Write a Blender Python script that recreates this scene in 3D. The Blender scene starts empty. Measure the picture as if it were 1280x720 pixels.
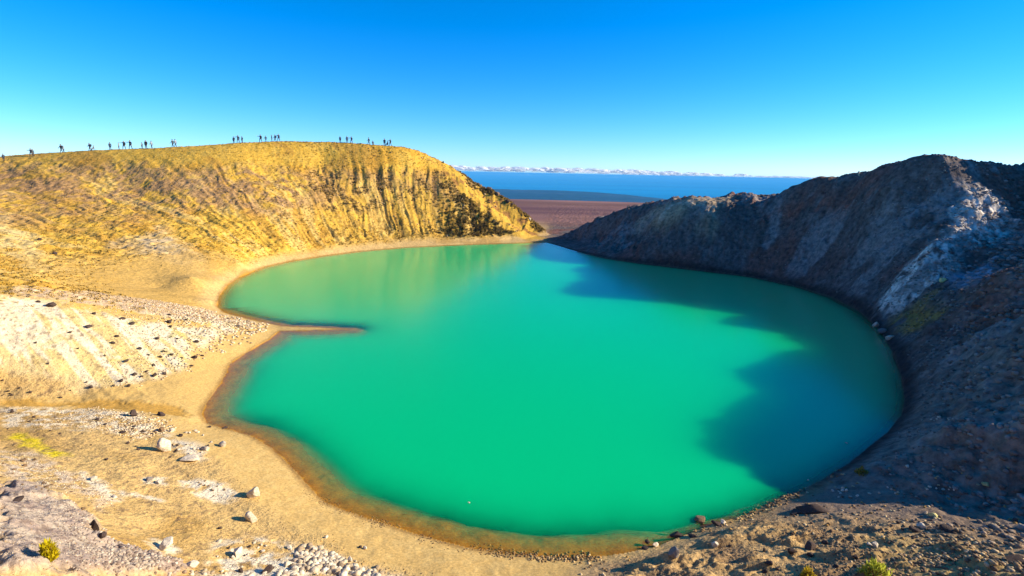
import bpy, bmesh, math, random
import numpy as np
from mathutils import Vector, Matrix

rng = np.random.default_rng(7)
random.seed(7)
scene = bpy.context.scene
COL = scene.collection
R = math.radians

# ------------------------------------------------------------------ camera
CAM_Z, FPX, PITCH, ROLL = 18.0, 650.0, R(12.5), R(1.2)
cF = np.array([0, math.cos(PITCH), -math.sin(PITCH)])
cU0 = np.array([0, math.sin(PITCH), math.cos(PITCH)])
cR0 = np.array([1.0, 0, 0])
cR = cR0 * math.cos(ROLL) + cU0 * math.sin(ROLL)
cU = cU0 * math.cos(ROLL) - cR0 * math.sin(ROLL)
EYE = np.array([0, 0, CAM_Z])

def ray(px, py):
    d = cF * FPX + cR * (px - 640.0) + cU * (360.0 - py)
    return d / np.linalg.norm(d)

def at_z(px, py, z):
    d = ray(px, py)
    return EYE + d * ((z - CAM_Z) / d[2])

def at_d(px, py, dist):            # dist = forward distance (world Y)
    d = ray(px, py)
    return EYE + d * (dist / d[1])

def to_px(x, y, z):
    v = np.stack([x, y, z - CAM_Z], -1)
    w = v @ cF
    w = np.where(w < 0.1, 0.1, w)
    return 640 + FPX * (v @ cR) / w, 360 - FPX * (v @ cU) / w

cam_d = bpy.data.cameras.new('camera')
cam = bpy.data.objects.new('camera', cam_d)
COL.objects.link(cam)
cam_d.sensor_width = 36
cam_d.lens = 36 * FPX / 1280
cam_d.clip_start = 0.1
cam_d.clip_end = 300000
M = Matrix((tuple(cR) , tuple(cU), tuple(-cF))).transposed().to_4x4()
M.translation = Vector(EYE)
cam.matrix_world = M
scene.camera = cam

# ------------------------------------------------------------------ noise helpers
def hash2(ix, iy, seed):
    h = (ix.astype(np.int64) * 374761393 + iy.astype(np.int64) * 668265263 + seed * 974711) & 0xFFFFFFFF
    h = ((h ^ (h >> 13)) * 1274126177) & 0xFFFFFFFF
    h = (h ^ (h >> 16)) & 0xFFFFFF
    return h.astype(np.float32) / np.float32(0xFFFFFF)

def vnoise(x, y, seed=0):
    ix = np.floor(x); iy = np.floor(y)
    fx = (x - ix).astype(np.float32); fy = (y - iy).astype(np.float32)
    u = fx * fx * fx * (fx * (fx * 6 - 15) + 10); v = fy * fy * fy * (fy * (fy * 6 - 15) + 10)
    a = hash2(ix, iy, seed); b = hash2(ix + 1, iy, seed); c = hash2(ix, iy + 1, seed); d = hash2(ix + 1, iy + 1, seed)
    return (a + (b - a) * u) * (1 - v) + (c + (d - c) * u) * v     # 0..1

def fbm(x, y, seed=0, octs=4, gain=0.5):
    s = 0; amp = 1; tot = 0
    for o in range(octs):
        s = s + amp * vnoise(x, y, seed + o * 17)
        tot += amp; amp *= gain
        x, y = 2.03 * (0.8 * x - 0.6 * y) + 5.3, 2.03 * (0.6 * x + 0.8 * y) - 3.7
    return s / tot

def ridged(x, y, seed=0, octs=3):
    s = 0; amp = 1; tot = 0
    for o in range(octs):
        s = s + amp * (1 - np.abs(2 * vnoise(x, y, seed + o * 31) - 1))
        tot += amp; amp *= 0.5
        x, y = 2.1 * (0.8 * x - 0.6 * y) + 1.7, 2.1 * (0.6 * x + 0.8 * y) + 9.1
    return s / tot

def sstep(a, b, x):
    t = np.clip((x - a) / (b - a), 0, 1)
    return t * t * (3 - 2 * t)

def poly_sd(x, y, poly, chunk=400000):
    """signed distance in plan (negative inside)"""
    poly = np.asarray(poly, dtype=np.float32)
    out = np.empty(x.shape, np.float32).ravel()
    xf = x.ravel().astype(np.float32); yf = y.ravel().astype(np.float32)
    a = poly; b = np.roll(poly, -1, 0)
    for s in range(0, xf.size, chunk):
        X = xf[s:s + chunk]; Y = yf[s:s + chunk]
        best = np.full(X.shape, 1e12, np.float32); ins = np.zeros(X.shape, bool)
        for (ax, ay), (bx, by) in zip(a, b):
            ex, ey = bx - ax, by - ay
            L = ex * ex + ey * ey + 1e-9
            t = np.clip(((X - ax) * ex + (Y - ay) * ey) / L, 0, 1)
            dx = X - ax - t * ex; dy = Y - ay - t * ey
            np.minimum(best, dx * dx + dy * dy, out=best)
            if ay != by:
                c = (ay > Y) != (by > Y)
                xi = ex * (Y - ay) / ey + ax
                ins ^= c & (X < xi)
        dd = np.sqrt(best)
        out[s:s + chunk] = np.where(ins, -dd, dd)
    return out.reshape(x.shape)

# ------------------------------------------------------------------ lie of the land: survey points
SHORE_PX = [(975, 623), (950, 636), (930, 645), (890, 655), (860, 668), (820, 683), (780, 692), (730, 697), (680, 697), (630, 692),
            (580, 684), (520, 668), (460, 648), (410, 630), (395, 618), (370, 590), (340, 560), (310, 543), (280, 536), (258, 528),
            (252, 518), (258, 505), (275, 480), (283, 466), (287, 455), (310, 440), (337, 424), (349, 414), (400, 413), (436, 411.5),
            (400, 409.5), (352, 407.5), (325, 402), (300, 396), (280, 391), (271, 383), (274, 370), (284, 357), (300, 346), (330, 334),
            (360, 327), (400, 320.5), (450, 314), (500, 309.5), (560, 306.5), (600, 305), (640, 303.8), (662, 303), (684, 303.5), (700, 308),
            (720, 314), (760, 323), (800, 329), (850, 335), (900, 341), (940, 346), (1000, 359), (1040, 372), (1075, 390),
            (1100, 412), (1115, 438), (1127, 470), (1131, 500), (1127, 520), (1110, 540), (1085, 560), (1060, 580), (1040, 592),
            (1020, 604), (1000, 614)]
SHORE = np.array([at_z(px, py, 0)[:2] for px, py in SHORE_PX])

ctrl = []
def line(pts, mode, n=6):
    """pts = (px, py, height or distance); resample between the given points"""
    for (a, b) in zip(pts[:-1], pts[1:]):
        for t in np.linspace(0, 1, n, endpoint=False):
            q = [a[i] + (b[i] - a[i]) * t for i in range(3)]
            ctrl.append(at_z(*q) if mode == 'z' else at_d(*q))
    ctrl.append(at_z(*pts[-1]) if mode == 'z' else at_d(*pts[-1]))
def zs(*pts):
    for p in pts: ctrl.append(at_z(*p))
def ds(*pts):
    for p in pts: ctrl.append(at_d(*p))
def ws(*pts):
    for p in pts: ctrl.append(np.array(p, float))

# shoreline itself
for i in range(len(SHORE)):
    a = SHORE[i]; b = SHORE[(i + 1) % len(SHORE)]
    n = max(1, int(np.linalg.norm(b - a) / 3.0))
    for t in np.linspace(0, 1, n, endpoint=False):
        q = a + (b - a) * t
        ctrl.append(np.array([q[0], q[1], 0.0]))
# left rim (yellow hill): the crest, a shoulder behind it, then the outer slope
RIM = [(-60, 204, 132), (0, 196.5, 132), (40, 192, 133), (100, 188.5, 134), (180, 185, 136), (240, 182.5, 138), (300, 178.5, 142), (345, 176.5, 146), (400, 177, 150),
       (440, 179, 151), (500, 184, 153), (525, 189, 156), (560, 206, 159), (585, 221, 160), (600, 233, 159), (620, 242, 158), (642, 257, 156), (660, 273, 154.5), (675, 286, 153), (690, 297, 151.5)]
line(RIM, 'd', 4)
for (px, py, d) in RIM:
    p = at_d(px, py, d)
    k = max(p[2], 0.4)
    az = math.atan2(p[0], p[1])
    for back, drop in ((9, 0.1), (26, .35)):
        r = math.hypot(p[0], p[1]) + back
        zz = k * (1 - drop) if px < 540 else k - back * (0.18 + 0.35 * (k / 20))
        ctrl.append(np.array([r * math.sin(az), r * math.cos(az), zz - (0.7 if px < 540 else 0)]))
# face of the yellow hill between shore and crest
line([(300, 325, 88), (240, 290, 98), (180, 250, 112), (150, 215, 124)], 'd', 3)
line([(360, 300, 108), (350, 250, 122), (345, 205, 137)], 'd', 3)
line([(410, 290, 120), (410, 240, 133), (405, 200, 144)], 'd', 3)
line([(480, 285, 134), (480, 235, 141.5), (480, 200, 148)], 'd', 3)
line([(545, 285, 140), (540, 240, 147), (530, 205, 153)], 'd', 3)
line([(530, 203, 153), (580, 240, 152), (620, 270, 148.5), (660, 300, 143.5)], 'd', 4)      # the edge between its two faces
line([(600, 285, 143), (640, 298, 142.3)], 'd', 3)
line([(600, 245, 156), (640, 275, 152), (672, 297, 148.5)], 'd', 3)
line([(0, 330, 64), (0, 290, 82), (0, 250, 103), (0, 215, 122)], 'd', 3)
line([(100, 345, 66), (90, 300, 85), (85, 250, 107), (90, 210, 124)], 'd', 3)
line([(200, 360, 70), (180, 320, 82), (150, 270, 101)], 'd', 3)
zs((262, 375, .8), (255, 388, .9), (290, 401, .5), (275, 350, .9), (240, 345, 2.5))
# white spur and the path below it
line([(-60, 362, 45), (0, 365, 45), (60, 372, 46.5), (130, 384, 49), (200, 391, 52), (270, 399, 55), (338, 409, 57.2)], 'd', 3)
line([(0, 358, 48.5), (100, 370, 51.5), (200, 382, 56)], 'd', 3)
zs((0, 440, 3.9), (60, 450, 3.2), (120, 460, 2.2), (180, 465, 1.5), (0, 490, 1.75), (100, 492, 1.25), (170, 492, .95), (0, 503, 1.6), (100, 503, 1.15), (200, 512, .7),
   (230, 480, .7), (255, 460, .5), (300, 432, .45), (230, 520, .6))
# near left ground
zs((0, 530, 2.3), (0, 560, 3.0), (0, 600, 4.2), (0, 640, 5.6), (0, 680, 6.6), (0, 720, 7.6), (60, 560, 2.6), (60, 620, 4.0), (60, 680, 5.7), (60, 720, 6.6),
   (120, 540, 1.7), (120, 590, 2.5), (120, 640, 3.4), (118, 672, 4.4), (120, 720, 5.6), (200, 560, 1.4), (200, 610, 1.8), (200, 660, 2.4), (200, 720, 3.5),
   (250, 560, 1.0), (270, 600, 1.1), (300, 630, 1.15), (300, 680, 1.6), (300, 720, 2.1), (340, 610, .55), (350, 640, .8), (400, 660, .75), (400, 700, 1.2), (400, 720, 1.5),
   (470, 690, .7), (500, 720, .9), (560, 700, .5), (600, 720, .6), (700, 718, .5))
# near right ground
zs((780, 718, .8), (820, 700, .7), (860, 690, .8), (880, 672, .5), (900, 700, 1.1), (900, 720, 1.4), (920, 664, .75), (950, 655, .75), (1000, 640, .7), (1000, 680, 1.3), (1000, 720, 2.0), (1030, 628, .7),
   (1100, 620, 1.1), (1100, 660, 1.7), (1100, 720, 2.5), (1200, 622, 1.8), (1200, 660, 2.2), (1200, 720, 3.1), (1280, 624, 2.3), (1280, 660, 2.7), (1280, 720, 3.7),
   (1100, 580, 1.4), (1150, 560, 2.2), (1200, 580, 2.5), (1280, 585, 3.3), (1160, 500, 1.9), (1200, 520, 3.2), (1280, 540, 4.6), (1160, 450, 2.6), (1220, 450, 4.3), (1280, 470, 5.4), (1280, 420, 7.0), (1220, 410, 5.6), (1150, 420, 2.9))
# dark hill: near spur, hollow, pale spur, main ridge, far knoll
line([(1290, 332, 49), (1240, 347, 56), (1200, 362, 57), (1160, 374, 59), (1125, 395, 62.5)], 'd', 3)
ds((1210, 351, 61), (1190, 350, 61.5), (1240, 338, 62), (1275, 322, 62), (1215, 330, 65), (1270, 300, 69), (1180, 345, 61.5))
line([(1226, 236, 76.5), (1212, 262, 73), (1185, 295, 69), (1165, 312, 67), (1135, 350, 64.5), (1110, 385, 64.5)], 'd', 3)
ds((1150, 226, 80.5), (1185, 226, 78), (1225, 226, 78), (1260, 228, 78.2), (1290, 231, 78.5), (1240, 214, 79.6), (1270, 217, 80))
ds((1250, 262, 75), (1268, 283, 73.5), (1235, 300, 69), (1198, 318, 66), (1160, 352, 63), (1280, 260, 77))
line([(1290, 211, 82), (1240, 203, 81), (1180, 200, 80), (1140, 203, 83), (1100, 209, 89), (1075, 217, 94), (1040, 224, 98), (1000, 228, 102), (980, 238, 106), (960, 243, 112),
      (925, 244, 117), (880, 245, 119), (840, 250, 122), (800, 259, 128), (765, 270, 135), (730, 283, 142), (700, 295, 149)], 'd', 4)
for (px, py, d) in [(1290, 211, 82), (1240, 203, 81), (1180, 200, 80), (1100, 209, 89), (1000, 228, 102), (925, 244, 117), (840, 250, 122), (765, 270, 135), (730, 283, 142), (700, 295, 149)]:
    p = at_d(px, py, d); az = math.atan2(p[0], p[1])
    for back, dz in ((8, 1.5), (24, 6), (60, 20)):
        r = math.hypot(p[0], p[1]) + back
        ctrl.append(np.array([r * math.sin(az), r * math.cos(az), p[2] - dz]))
ds((860, 261, 110), (910, 256, 109), (822, 268, 116), (885, 266, 107), (850, 300, 106), (800, 295, 119), (750, 300, 132), (720, 305, 141), (900, 300, 103), (960, 280, 101), (960, 315, 97), (1040, 270, 92), (1040, 320, 86.5), (1100, 260, 82), (1100, 310, 77), (1080, 360, 73), (1150, 260, 78), (1150, 230, 80))
# unseen ridge off the right, its humps and gaps shaped to cast shadows
ws((18, 14, 3.6), (24, 15, 4.8), (32, 14, 6.6), (45, 13, 9.5), (60, 10, 12.5), (90, 0, 17), (34, 22, 5.6), (45, 24, 9.0), (60, 22, 13),
   (44, 34, 11.6), (51, 35, 13.8), (54, 39, 11.8), (62, 41, 14.0), (75, 43, 17.0), (56, 51, 9.0), (66, 53, 11.0), (80, 56, 14), (66, 64, 14), (74, 67, 19), (84, 68, 21), (95, 70, 21), (84.5, 81.4, 28.4), (89, 82.5, 29.5), (95, 83.5, 32), (105, 85, 33), (84, 76, 18.3), (94, 77, 20), (104, 76, 21), (130, 40, 16), (130, 100, 12))
# bank under the camera and the ground behind it
ws((0, 0, 16.3), (0.8, 2, 15.4), (-2, 2, 15.2), (0, 5, 12.6), (0, 9, 8.9), (0, 13, 4.6), (0, 16, 2.0), (-5, 5, 12.4), (-6, 9, 8.8), (-8, 5, 11.6), (-9, 8.5, 8.8), (-14, 6, 11), (-20, 8, 11), (5, 5, 11.4), (5, 9, 7.3), (9, 7, 7.2), (10, 10, 4.6), (14, 6, 6.6), (22, 4, 9), (40, 2, 12),
   (-30, 14, 10), (-45, 20, 10), (-60, 30, 11), (-40, 8, 13), (-70, 45, 12), (-90, 60, 14),
   (0, -6, 18), (10, -10, 18.5), (-12, -10, 19), (0, -25, 22), (40, -30, 22), (-40, -30, 24), (0, -80, 26), (80, -80, 22), (-100, -60, 25), (-130, 30, 20), (-150, 100, 19), (-60, -150, 20))
for az in np.linspace(-math.pi, math.pi, 24, endpoint=False):
    for r, z in ((260, -12), (420, -45), (700, -95)):
        ctrl.append(np.array([r * math.sin(az), r * math.cos(az), z]))
CT = np.array(ctrl)

def embed(x, y):
    r = np.sqrt(x * x + y * y) + 1.2
    return np.stack([x / r * 1.0, y / r * 1.0, np.log(r)], -1)
cp = embed(CT[:, 0], CT[:, 1])
# drop near-duplicates
keep = []
for i in range(len(cp)):
    if all(np.abs(cp[i] - cp[j]).max() > 0.004 for j in keep): keep.append(i)
CT = CT[keep]; cp = cp[keep]
N = len(CT)
K = np.linalg.norm(cp[:, None] - cp[None], axis=-1) + np.eye(N) * 0.0005
P = np.concatenate([np.ones((N, 1)), cp], 1)
A = np.zeros((N + 4, N + 4)); A[:N, :N] = -K; A[:N, N:] = P; A[N:, :N] = P.T
A[N + 1:, N + 1:] += np.eye(3) * 1e-9
W = np.linalg.solve(A, np.concatenate([CT[:, 2], np.zeros(4)]))
def rbf(x, y):
    q = embed(x.ravel(), y.ravel()); out = np.empty(len(q))
    for s in range(0, len(q), 20000):
        b = q[s:s + 20000]
        D = np.sqrt(np.maximum(((b ** 2).sum(1)[:, None] + (cp ** 2).sum(1)[None] - 2 * b @ cp.T), 0))
        out[s:s + 20000] = -(D @ W[:N]) + W[N] + b @ W[N + 1:]
    return out.reshape(x.shape)

# ------------------------------------------------------------------ polar survey grid round the viewpoint
az = np.concatenate([np.linspace(-math.pi, -0.95, 70, endpoint=False), np.linspace(-0.95, 0.95, 1280), np.linspace(0.95, math.pi, 71)[1:]])
vv = np.concatenate([np.linspace(math.log(0.25), math.log(9), 60, endpoint=False), np.linspace(math.log(9), math.log(60), 400, endpoint=False),
                     np.linspace(math.log(60), math.log(195), 440, endpoint=False), np.linspace(math.log(195), math.log(700), 60, endpoint=False),
                     np.linspace(math.log(700), math.log(9000), 150)])
rr = np.exp(vv)
# coarse evaluation then bicubic-free bilinear refinement
azc = np.concatenate([np.linspace(-math.pi, -0.95, 40, endpoint=False), np.linspace(-0.95, 0.95, 330), np.linspace(0.95, math.pi, 41)[1:]])
vc = np.concatenate([np.linspace(vv[0], math.log(9), 30, endpoint=False), np.linspace(math.log(9), math.log(195), 300, endpoint=False), np.linspace(math.log(195), vv[-1], 60)])
Ac, Vc = np.meshgrid(azc, vc, indexing='ij')
Hc = rbf(np.exp(Vc) * np.sin(Ac), np.exp(Vc) * np.cos(Ac))

def blin(grid, gx, gy, x, y):
    ix = np.clip(np.searchsorted(gx, x) - 1, 0, len(gx) - 2); iy = np.clip(np.searchsorted(gy, y) - 1, 0, len(gy) - 2)
    fx = np.clip((x - gx[ix]) / (gx[ix + 1] - gx[ix]), 0, 1); fy = np.clip((y - gy[iy]) / (gy[iy + 1] - gy[iy]), 0, 1)
    return (grid[ix, iy] * (1 - fx) + grid[ix + 1, iy] * fx) * (1 - fy) + (grid[ix, iy + 1] * (1 - fx) + grid[ix + 1, iy + 1] * fx) * fy

AZ, VV = np.meshgrid(az, vv, indexing='ij')
RR = np.exp(VV)
X = RR * np.sin(AZ); Y = RR * np.cos(AZ)
H = blin(Hc, azc, vc, AZ, VV)
sd = np.full(X.shape, 200.0, np.float32)
m = (RR < 230) & (Y > 0) & (np.abs(AZ) < 1.0)
sd[m] = poly_sd(X[m], Y[m], SHORE)
# shelf width of the lake bed: broad on the sandy shores, steep under the dark hill
PX0 = np.where(Y > 1, np.arctan2(X, np.maximum(Y, 1e-3)), np.sign(X) * 1.6)
dark_side = np.clip(sstep(0.12, 0.30, PX0 + sstep(60, 18, RR) * -0.10), 0, 1)
shelf = 0.16 * (1 - dark_side) + 0.7 * dark_side
shelf = np.where(RR > 75, 0.5, shelf)
ins = np.maximum(-sd, 0)
bed = -(shelf * ins + 0.30 * np.maximum(ins - 1.3, 0) ** 1.5)
bed = np.maximum(bed, -9)
H = np.where(sd < 0, bed, np.maximum(H, np.minimum(0.035 * sd, 0.4)))
# outer lands: plains far below
plain = -200 + 3 * fbm(X / 900, Y / 900, 3, 3)
hump = 55 * np.exp(-((RR - 5200) / 900) ** 2) * (0.7 + 0.5 * fbm(X / 1500, Y / 1500, 9, 3)) * sstep(0.62, 0.0, AZ)
coast = 5900 - 1500 * sstep(0.05, 0.5, AZ) + 500 * (fbm(AZ * 9, AZ * 0 + 2, 5, 3) - .5)
plain = np.maximum(plain + hump - 40 * sstep(coast - 500, coast + 600, RR), -206)
H = H + (plain - H) * sstep(330, 1500, RR)
H0 = H.copy()

def ground(x, y, grid=None):
    g = H if grid is None else grid
    x = np.asarray(x, float); y = np.asarray(y, float)
    return blin(g, az, vv, np.arctan2(x, y), np.log(np.sqrt(x * x + y * y) + 1e-9))

def hit(px, py, grid=None, tmax=400):
    """where the line of sight through a point of the survey photo meets the ground"""
    d = ray(px, py)
    t = np.exp(np.linspace(math.log(3), math.log(tmax), 2500))
    p = EYE[None] + t[:, None] * d[None]
    g = ground(p[:, 0], p[:, 1], grid)
    below = np.nonzero(p[:, 2] < g)[0]
    if len(below) == 0: return None
    i = below[0]
    a = p[i - 1]; b = p[i]
    ga = a[2] - ground(a[0], a[1], grid); gb = b[2] - ground(b[0], b[1], grid)
    f = ga / (ga - gb + 1e-9)
    q = a + (b - a) * f
    return q

def zone(pxs, soft, grid=None):
    pts = [hit(px, py, H0) for px, py in pxs]
    pts = [p[:2] for p in pts if p is not None]
    w = np.zeros(X.shape, np.float32)
    q_ = np.array(pts); g_ = soft * 4.5
    mm = (RR < 260) & (np.abs(AZ) < 1.1) & (X > q_[:, 0].min() - g_) & (X < q_[:, 0].max() + g_) & (Y > q_[:, 1].min() - g_) & (Y < q_[:, 1].max() + g_)
    wx = (fbm(X[mm] / (soft * 2.2), Y[mm] / (soft * 2.2), 201, 4) - .5) * soft * 3.2; wy = (fbm(X[mm] / (soft * 2.2) + 40, Y[mm] / (soft * 2.2), 202, 4) - .5) * soft * 3.2
    d = poly_sd(X[mm] + wx, Y[mm] + wy, pts)
    w[mm] = 1 - sstep(-soft, soft, d)
    return w
# ------------------------------------------------------------------ relief
Xd, Yd = X.astype(np.float32), Y.astype(np.float32)
near = RR < 320
land = sstep(0.2, 3.5, sd)
up = sstep(0.5, 2.6, H)
right_far = sstep(0.045, 0.085, AZ) * sstep(26, 40, RR)            # the dark hill
right_near = sstep(0.12, 0.30, AZ + 0.05 * (fbm(Xd / 2, Yd / 2, 4, 3) - .5)) * (1 - sstep(24, 33, RR + 3 * (fbm(Xd / 3, Yd / 3, 44, 3) - .5)))
right = np.clip(right_far + right_near, 0, 1)
left = 1 - right
hill = left * (sstep(2.0, 5.5, H) + (sstep(.5, 2.0, H) - sstep(2.0, 5.5, H)) * sstep(95, 108, RR)) * sstep(58, 70, RR)
phi = np.arctan2(Yd - 72, Xd + 4) ; rl = np.hypot(Xd + 4, Yd - 72)
warp = 2.2 * (fbm(Xd / 9, Yd / 9, 61, 3) - .5)
gul = ridged(phi * 26 + warp * .6, rl / 40 + 3, 11, 3)
gul2 = ridged(phi * 46 + warp, rl / 22, 12, 2)
face = hill * sstep(-.42, -.30, AZ) * (1 - sstep(0.985, 1.0, H / 24.2))
fb_m = fbm(Xd / 4.2, Yd / 4.2, 21, 4)
fb_s = fbm(Xd / 0.9, Yd / 0.9, 22, 3)
crestw = 1 - 0.75 * sstep(17.5, 20, H)
dz = hill * land * crestw * ((.6 + .6 * face) * (fb_m - .5) + 0.45 * (fb_s - .5))
dz += hill * land * up * crestw * (-1.9 * (1 - sstep(.35, .8, gul)) + .7) * (0.35 + 0.65 * face) * (.42 - .18 * sstep(-.3, -.15, AZ))
dz += hill * land * up * crestw * 0.45 * (gul2 - .6)
# the dark hill: broken crags
crag = ridged(Xd / 9 + warp * .2, Yd / 9, 31, 4); crag2 = ridged(phi * 30 + warp, rl / 9, 35, 3)
cragw = right_far * land * up
knoll = zone([(800, 276), (828, 252), (925, 246), (900, 264), (835, 280)], 2.5)
cragw = cragw * (1 - .65 * knoll)
dz += cragw * (1 - 0.6 * sstep(15, 19, H)) * (2.3 * (crag - .62) + 1.0 * (crag2 - .6) + 0.9 * (fb_s - .5))
dz += right_far * land * (1 - up) * 0.3 * (fb_s - .5)
# near slopes: lumpy gravel on the right, washed pumice on the left
nearr = right_near * sstep(0.3, 2.0, sd)
lump = fbm(Xd / 1.6 + 9, Yd / .85, 41, 4)
dz += nearr * (0.55 * np.maximum(lump - .52, 0) * 2.2 + .12 * (fbm(Xd / .25, Yd / .25, 42, 3) - .5) + .42 * np.maximum(fbm(Xd / 3.5, Yd / 1.1, 43, 4) - .52, 0) * 3)
nearl = left * (1 - sstep(58, 70, RR)) * sstep(2.0, 5.0, sd)
rill = ridged((Xd * .55 + Yd * .83) / 2.3 + warp * .15, (Xd * .83 - Yd * .55) / 16, 51, 3)
dz += nearl * (0.28 * (rill - .6) + .30 * (fbm(Xd / 2.5, Yd / 2.5, 52, 4) - .5) + .06 * (fbm(Xd / .3, Yd / .3, 53, 3) - .5))
dz += left * (1 - nearl) * (1 - sstep(58, 70, RR)) * sstep(0.1, 1.5, sd) * 0.05 * (fbm(Xd / .5, Yd / .5, 54, 3) - .5)
dz *= sstep(320, 230, RR) * sstep(3, 8, RR)
outc = zone([(0, 608), (60, 616), (112, 650), (125, 672), (165, 692), (235, 712), (200, 722), (0, 722)], .35)
dz += outc * (.35 + .5 * (ridged(Xd / 1.1, Yd / 1.6, 71, 4) - .5) + .10 * (fbm(Xd / .2, Yd / .2, 72, 3) - .5))
path = zone([(0, 499), (120, 499), (225, 509), (236, 521), (150, 513), (80, 506), (0, 507)], .3)
dz -= path * .10
under = sd < 0
dz = np.where(under, 0.22 * (fbm(Xd / 1.1, Yd / 1.1, 81, 3) - .5) * sstep(0, 1.5, ins), dz)
H = H0 + np.where(near, dz, 0)
H = np.where((sd > 0) & (sd < 4), np.maximum(H, 0.02 + 0.01 * sd), H)
H = H + np.where(near, .10 * (fbm(Xd / .8, Yd / .8, 82, 4) - .5) * np.exp(-(sd / .7) ** 2), 0)
far = RR > 900
H = H + np.where(far, 6 * (fbm(Xd / 160, Yd / 160, 91, 3) - .5) * sstep(900, 1800, RR), 0)

# ------------------------------------------------------------------ ground colours (soils, with touches of sun and haze painted in)
GRAIN = np.ones(X.shape, np.float32)
def c3(r, g, b): return np.array([r, g, b], np.float32)
C = np.empty(X.shape + (3,), np.float32)
def paint(w, col):
    global C
    C += (np.asarray(col, np.float32) - C) * w[..., None]
n1 = fbm(Xd / 6, Yd / 6, 101, 4); n2 = fbm(Xd / 1.7, Yd / 1.7, 102, 4); n3 = fbm(Xd / .45, Yd / .45, 103, 3)
n4 = fbm(Xd / 15, Yd / 15, 104, 3)
C[:] = c3(.60, .39, .15)                                            # dry ochre earth
paint(sstep(.45, .65, n2) * .6, c3(.61, .41, .16))
paint(sstep(.55, .75, n1) * .6, c3(.42, .24, .06))
# yellow hill: tussock, bare mauve scree band below the crest, darker brown in the gullies
tuss = hill
paint(tuss, c3(.61, .36, .05)); paint(tuss * sstep(.4, .7, n2) * .5, c3(.67, .43, .085)); paint(tuss * sstep(.5, .75, n1) * .6, c3(.55, .27, .025))
paint(tuss * sstep(.56, .66, fbm(phi * 26 + warp, rl / 16, 161, 4)) * .6, c3(.40, .21, .04)); paint(tuss * sstep(.58, .68, fbm(phi * 30 + warp, rl / 18, 162, 4)) * .6 * sstep(18, 14, H), c3(.66, .46, .16))
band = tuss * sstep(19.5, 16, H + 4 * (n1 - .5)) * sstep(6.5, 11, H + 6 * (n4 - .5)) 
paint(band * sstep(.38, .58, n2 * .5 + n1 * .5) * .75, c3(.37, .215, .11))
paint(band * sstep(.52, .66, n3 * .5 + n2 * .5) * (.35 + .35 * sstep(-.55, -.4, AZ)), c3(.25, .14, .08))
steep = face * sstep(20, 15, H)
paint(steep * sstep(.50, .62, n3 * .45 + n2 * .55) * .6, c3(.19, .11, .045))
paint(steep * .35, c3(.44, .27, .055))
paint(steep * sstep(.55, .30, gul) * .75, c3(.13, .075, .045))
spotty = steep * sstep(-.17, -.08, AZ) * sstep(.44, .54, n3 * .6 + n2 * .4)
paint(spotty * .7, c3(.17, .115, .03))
smooth_face = zone([(535, 200), (566, 207), (620, 243), (660, 275), (692, 298), (664, 300), (620, 278), (580, 243)], 1.0)
paint(smooth_face * .85, c3(.56, .33, .045))
paint(smooth_face * sstep(.52, .62, n2) * sstep(146, 149, Yd) * .8, c3(.25, .11, .04))
scree = zone([(150, 300), (212, 286), (240, 318), (262, 345), (240, 352), (190, 335)], 2.5)
paint(scree * (.5 + .5 * sstep(.4, .6, n2)), c3(.60, .44, .24))
scree2 = zone([(0, 268), (35, 300), (80, 335), (60, 345), (0, 300)], 2.0)
paint(scree2 * .8, c3(.68, .52, .24))
lowhill = left * sstep(48, 60, RR) * (1 - sstep(3, 8, H)) * sstep(1, 3, sd) * (1 - sstep(95, 108, RR))
paint(lowhill * .8, c3(.56, .34, .085))
pink = zone([(20, 358), (110, 364), (165, 372), (250, 384), (330, 405), (330, 412), (250, 402), (150, 386), (20, 370)], .6)
paint(pink * (.35 + .5 * sstep(.4, .6, n3)), c3(.58, .42, .28))
# white pumice slope
white = zone([(-60, 362), (0, 367), (60, 374), (130, 386), (200, 394), (270, 402), (335, 411), (318, 425), (266, 438), (225, 466), (170, 483), (110, 484), (60, 468), (0, 448), (-60, 430)], .8)
wv = white * (.72 + .28 * sstep(.35, .6, n3))
paint(wv, c3(.75, .64, .45))
streak = fbm((Xd * .55 + Yd * .83) / .55, (Xd * .83 - Yd * .55) / 7, 111, 3)
paint(white * sstep(.52, .66, streak) * .75, c3(.60, .42, .12))
paint(white * sstep(.62, .72, n2) * sstep(-44, -34, -Xd * -1) * .5, c3(.46, .40, .06))
ystripe = zone([(70, 376), (128, 382), (200, 395), (262, 405), (262, 411), (190, 404), (120, 390), (75, 384)], .4)
paint(ystripe * .8, c3(.60, .36, .07))
# near left ground with washed pumice and sulphur stains
for pz, so in (([(195, 520), (240, 528), (262, 545), (272, 566), (258, 577), (226, 573), (208, 545)], .5), ([(222, 600), (262, 598), (292, 612), (300, 622), (270, 624), (224, 611)], .25),
               ([(100, 588), (128, 602), (148, 624), (138, 628), (112, 610)], .2), ([(150, 612), (205, 622), (200, 627), (150, 618)], .18), ([(258, 700), (300, 672), (345, 676), (420, 694), (500, 722), (250, 722)], .5),
               ([(170, 668), (210, 676), (222, 690), (205, 694)], .2), ([(172, 596), (205, 596), (205, 608), (178, 606)], .2)):
    w_ = zone(pz, so)
    paint(w_ * sstep(.28, .5, n3 * .6 + n2 * .4), c3(.74, .63, .46))
speck = zone([(0, 507), (90, 508), (190, 520), (215, 536), (170, 548), (80, 536), (0, 532)], .5)
paint(speck * sstep(.40, .58, n3), c3(.70, .58, .40))
speck2 = zone([(0, 560), (60, 575), (118, 606), (140, 640), (60, 610), (0, 590)], .5)
paint(speck2 * sstep(.38, .56, n3), c3(.58, .45, .32))
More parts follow.
